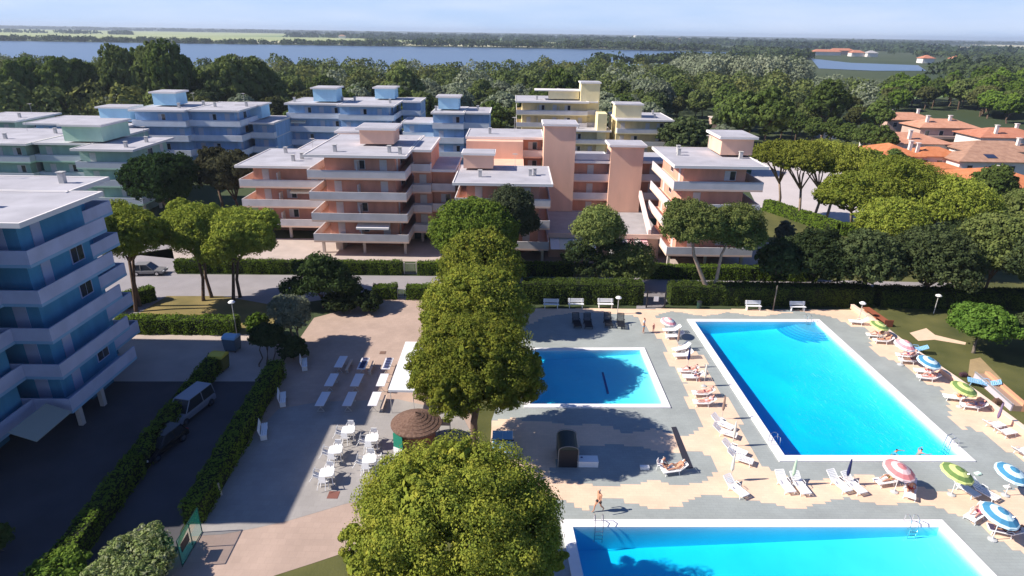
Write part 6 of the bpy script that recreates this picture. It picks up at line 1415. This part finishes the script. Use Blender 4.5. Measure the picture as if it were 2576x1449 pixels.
def person(label, loc, rz, pose, sk=None, shorts=None, top=None, hair=None, scale=1.0, long=False, group=None):
    """pose: joint dictionary in metres, facing -y when standing"""
    t = thing('person', label, 'person', loc, rz, group); t.scale = (scale,) * 3
    J = pose; V = []; E = []; Rr = []; ix = {}
    def add(k, p, r, fr=None):
        ix[k] = len(V); V.append(Vector(p)); Rr.append(r)
        if fr: E.append((ix[fr], ix[k]))
    pel, ch, nk, hd = [Vector(J[k]) for k in ('pelvis', 'chest', 'neck', 'head')]
    up = (hd - nk).normalized(); fc = Vector(J.get('face', (0, -1, 0)))
    add('pelvis', pel, .135); add('waist', pel.lerp(ch, .5), .12, 'pelvis'); add('chest', ch, .145, 'waist'); add('neck', nk, .058, 'chest'); add('chin', nk.lerp(hd, .45) + fc * .015, .075, 'neck'); add('head', hd, .098, 'chin'); add('crown', hd + up * .08, .07, 'head')
    add('nose', hd + fc * .105 - up * .02, .016, 'head')
    for s in ('l', 'r'):
        sh, el, wr, hp, kn, an, toe = [Vector(J[k + s]) for k in ('sh', 'el', 'wr', 'hip', 'kn', 'an', 'toe')]
        add('sh' + s, sh, .062, 'chest'); add('ua' + s, sh.lerp(el, .5), .048, 'sh' + s); add('el' + s, el, .04, 'ua' + s); add('fa' + s, el.lerp(wr, .4), .038, 'el' + s); add('wr' + s, wr, .025, 'fa' + s)
        hd_ = (wr - el).normalized(); pm = wr + hd_ * .055; add('pm' + s, pm, .032, 'wr' + s); sd = hd_.cross(Vector((0, 0, 1)) if abs(hd_.z) < .9 else Vector((0, 1, 0))).normalized()
        for q, (o_, ln) in enumerate(((-.027, .06), (-.009, .075), (.01, .07), (.028, .055))):
            add(f'f{q}{s}', pm + hd_ * .03 + sd * o_, .009, 'pm' + s); add(f'g{q}{s}', pm + hd_ * (.03 + ln) + sd * o_ * 1.2 + Vector((0, 0, -.008)), .007, f'f{q}{s}')
        add('th' + s, pm - sd * .045 + hd_ * .02, .009, 'pm' + s)
        add('hip' + s, hp, .095, 'pelvis'); add('tm' + s, hp.lerp(kn, .45), .082, 'hip' + s); add('kn' + s, kn, .056, 'tm' + s); add('cf' + s, kn.lerp(an, .35), .056, 'kn' + s); add('an' + s, an, .036, 'cf' + s); add('toe' + s, toe, .03, 'an' + s)
    skin(V, E, Rr, 'body', sk or M_skin, t)
    b = V
    if shorts:
        hl, hr = V[ix['hipl']], V[ix['hipr']]; f = .55
        vs = [pel + (ch - pel) * .12, hl, hl.lerp(V[ix['knl']], f), hr, hr.lerp(V[ix['knr']], f), pel]
        skin(vs, [(0, 5), (5, 1), (1, 2), (5, 3), (3, 4)], [.142, .11, .098, .11, .098, .15], 'shorts', shorts, t, 5)
    if top:
        vs = [pel.lerp(ch, .25), ch, V[ix['shl']], V[ix['ual']], V[ix['shr']], V[ix['uar']]]
        skin(vs, [(0, 1), (1, 2), (2, 3), (1, 4), (4, 5)], [.145, .16, .075, .062, .075, .062], 'shirt', top, t, 1)
    vs = [hd + up * .07 - fc * .02, hd + up * .03 - fc * .05, hd - up * (.14 if long else .04) - fc * .06]
    skin(vs, [(0, 1), (1, 2)], [.085, .088, .06], 'hair', hair or M_hair, t)
    return t
def D(**k): return k
def P_walk(): return D(pelvis=(0, 0, .95), chest=(0, -.02, 1.3), neck=(0, -.03, 1.48), head=(0, -.05, 1.63), face=(0, -1, -.1), shl=(-.2, 0, 1.42), ell=(-.27, .14, 1.15), wrl=(-.25, .1, .9), shr=(.2, 0, 1.42), elr=(.27, -.1, 1.14), wrr=(.25, -.3, .98), hipl=(-.1, 0, .9), knl=(-.1, -.22, .52), anl=(-.1, -.3, .09), toel=(-.1, -.46, .05), hipr=(.1, 0, .9), knr=(.1, .08, .48), anr=(.1, .36, .14), toer=(.1, .26, .03))
def P_stand(): return D(pelvis=(0, 0, .95), chest=(0, 0, 1.3), neck=(0, 0, 1.48), head=(0, -.02, 1.63), face=(0, -1, 0), shl=(-.2, 0, 1.42), ell=(-.28, -.02, 1.13), wrl=(-.22, -.2, 1.0), shr=(.2, 0, 1.42), elr=(.27, .05, 1.13), wrr=(.27, -.02, .88), hipl=(-.1, 0, .9), knl=(-.12, -.02, .5), anl=(-.12, .02, .08), toel=(-.14, -.14, .03), hipr=(.1, 0, .9), knr=(.12, -.02, .5), anr=(.12, .02, .08), toer=(.15, -.14, .03))
# lying on the lounger: head towards +y, on bed at .36, back raised 38 deg
def P_lie(bend=0): return D(pelvis=(0, .22, .47), chest=(0, .50, .72), neck=(0, .64, .85), head=(0, .74, .96), face=(0, -.6, .8), shl=(-.2, .58, .80), ell=(-.3, .38, .56), wrl=(-.24, .14, .54), shr=(.2, .58, .80), elr=(.3, .38, .56), wrr=(.24, .14, .54), hipl=(-.1, .18, .46), knl=(-.13, -.2, .46 + .28 * bend), anl=(-.14, -.58, .42), toel=(-.18, -.66, .52), hipr=(.1, .18, .46), knr=(.13, -.22, .46), anr=(.15, -.64, .42), toer=(.19, -.72, .52))
def P_sit(): return D(pelvis=(0, 0, .46), chest=(0, -.08, .80), neck=(0, -.12, .98), head=(0, -.16, 1.12), face=(0, -1, -.3), shl=(-.2, -.08, .92), ell=(-.27, -.22, .68), wrl=(-.16, -.42, .6), shr=(.2, -.08, .92), elr=(.27, -.22, .68), wrr=(.16, -.42, .6), hipl=(-.1, -.03, .46), knl=(-.17, -.45, .5), anl=(-.18, -.45, .1), toel=(-.2, -.6, .05), hipr=(.1, -.03, .46), knr=(.17, -.43, .5), anr=(.18, -.4, .1), toer=(.2, -.55, .05))
def P_swim(): return D(pelvis=(0, .25, -.55), chest=(0, .06, -.22), neck=(0, 0, -.03), head=(0, -.05, .1), face=(0, -1, .1), shl=(-.2, .02, -.1), ell=(-.42, -.2, -.12), wrl=(-.45, -.45, -.08), shr=(.2, .02, -.1), elr=(.42, -.2, -.12), wrr=(.45, -.45, -.08), hipl=(-.1, .26, -.58), knl=(-.14, .3, -.95), anl=(-.14, .55, -1.2), toel=(-.14, .6, -1.28), hipr=(.1, .26, -.58), knr=(.14, .2, -.95), anr=(.14, .4, -1.25), toer=(.14, .45, -1.32))
cl = lambda n, c: mat('cloth_' + n, c, .85)
g = ground((1505, 1287)); person('bare-chested walking man in dark shorts above the front pool', g, R(-60), P_walk(), M_skin, cl('black', (.02, .02, .025)), hair=M_hairg, scale=1.06)
g = ground((1618, 838)); person('standing person in white shirt and teal shorts left of the red parasol', g, R(60), P_stand(), M_skin, cl('teal', (.05, .35, .38)), cl('whiteshirt', (.75, .78, .82)), scale=1.03)
g = ground((1643, 836)); person('small child standing near the adult with teal shorts', g, R(30), P_stand(), M_skin2, cl('rose', (.6, .25, .22)), scale=.6)
g = G(*zz8(1435, 330)); person('swimmer with dark hair in the near end of the long pool, the left one', (g.x, g.y, 0), R(60), P_swim(), M_skin, cl('aqua', (.1, .4, .5)), cl('aqua', (.1, .4, .5)))
g = G(*zz8(1655, 325)); person('swimmer with pink shoulders in the near end of the long pool, the right one', (g.x, g.y, 0), R(100), P_swim(), M_skin2, cl('wine', (.4, .05, .1)))
def on(key, dx=0, dy=0):
    (x, y, z), rz = LOC[key]; return (x + dx * cos(rz) - dy * sin(rz), y + dx * sin(rz) + dy * cos(rz), z), rz
def lie(key, label, **k): bd = k.pop('bend', 0); l, rz = on(key); return person(label, l, rz, P_lie(bd), **k)
def sit(key, label, turn=90, dy=-.3, **k): l, rz = on(key, 0, dy); return person(label, l, rz + R(turn), P_sit(), **k)
lie('c1', 'red-skinned sunbather lying on the strip between the two far pools', sk=M_skin2, shorts=cl('black', (.02, .02, .025)), bend=1)
sit('c2', 'person sitting up in a striped top beside the red-skinned sunbather', 160, .1, sk=M_skin2, shorts=cl('navy', (.03, .04, .15)), top=cl('greyblue', (.4, .4, .5)))
lie('d1', 'sunbather with dark shorts in the couple between the pools', sk=M_skin2, shorts=cl('darkred', (.12, .02, .05)))
lie('d2', 'pale sunbather in pink in the couple between the pools', sk=M_skin2, shorts=cl('pinkish', (.7, .45, .5)), top=cl('pinkish', (.7, .45, .5)), long=True)
lie('j1', 'tanned sunbather stretched out below the coral parasol', sk=M_skin, shorts=cl('khaki', (.35, .28, .12)), bend=1)
sit('j2', 'person in bright red shorts bending forward below the coral parasol', 0, .05, sk=M_skin, shorts=cl('red', (.62, .03, .03)))
lie('l1', 'pink-skinned sunbather with bent knee near the lowest blue parasol', sk=M_skin2, shorts=cl('magenta', (.5, .1, .2)), bend=1)
lie('l2', 'person in dark violet clothes lying at the right frame edge', sk=M_skin3, shorts=cl('violet', (.07, .05, .1)), top=cl('violet', (.07, .05, .1)))
lie('n1', 'sunbather with a dark cap at the pink parasol', sk=M_skin, shorts=cl('crimson', (.35, .05, .05)), bend=1)
lie('n2', 'tanned sunbather nearest to the pool at the pink parasol', sk=M_skin, shorts=cl('black', (.02, .02, .025)))
lie('o1', 'sunbather in purple swimwear under the far blue parasol', sk=M_skin2, shorts=cl('purple', (.25, .07, .2)), bend=1)
lie('o2', 'second sunbather under the far blue parasol, with darker legs', sk=M_skin3, shorts=cl('plum', (.2, .05, .12)))
sit('p1', 'dark-haired person sitting up left of the oval shade', 190, 0, sk=M_skin2, shorts=cl('red', (.62, .03, .03)))
lie('p2', 'red-skinned sunbather left of the oval shade', sk=M_skin2, shorts=cl('coralcloth', (.6, .15, .12)), bend=1)
sit('q1', 'person leaning forward on the upper lounger below the wall-side green parasol', 185, .1, sk=M_skin, shorts=cl('orange', (.65, .2, .05)))
lie('q2', 'sunbather in mauve on the lower lounger below the wall-side green parasol', sk=M_skin2, shorts=cl('mauve', (.55, .35, .5)), top=cl('mauve', (.55, .35, .5)), long=True, bend=1)
lie('t1', 'sunbather lying on the lounger at the edge of the pine shade', sk=M_skin, shorts=cl('tan', (.45, .3, .2)), bend=1)
g = ground(zz6(1400, 500)); person('grey-haired person in white seated behind the lounger in the pine shade edge', g, R(60), P_sit(), M_skin, cl('navy', (.03, .04, .15)), cl('whiteshirt', (.75, .78, .82)), M_hairg)
# chair under that person
o = place(CHR, (g[0], g[1] + .03, .035), R(60), 'white plastic chair under the grey-haired person'); 
g = ground(zz8(2545, 640)); person('dark-haired person sitting on the ground under the right-edge blue parasol', (g[0], g[1], -.3), R(200), P_sit(), M_skin3, cl('black', (.02, .02, .025)))
for key, c, lb in (('k1', (.82, .8, .8), 'white towel covering the sunny lounger below the big green parasol'), ('b1', (.85, .8, .82), 'white towel spread over the slanted lounger'), ('l2', (.07, .05, .09), 'dark violet towel under the person at the right edge')):
    (x, y, z), rz = LOC[key]; t = thing('towel', lb, 'towel', (x, y, z), rz); MB().box(-.31, .31, -.95, .28, .362, .385).build('cloth', mat('towelcloth_' + key, c, .95), t)
# ------------------------------------------------------------------ haze
if HAZE:
    o = MB().box(-9000, 9000, -600, 9000, -4, 60).build('haze', None); m = bpy.data.materials.new('haze'); m.use_nodes = True; N = m.node_tree.nodes; N.remove(N['Principled BSDF'])
    v = N.new('ShaderNodeVolumePrincipled'); v.inputs['Color'].default_value = (.72, .82, .98, 1); v.inputs['Density'].default_value = HAZE; v.inputs['Anisotropy'].default_value = .2
    m.node_tree.links.new(v.outputs[0], N['Material Output'].inputs['Volume']); o.data.materials.append(m); o['kind'] = 'stuff'; o['label'] = 'thin bluish haze lying over the plain'
for o in list(bpy.data.objects):
    if '_w' in o.keys(): del o['_w']
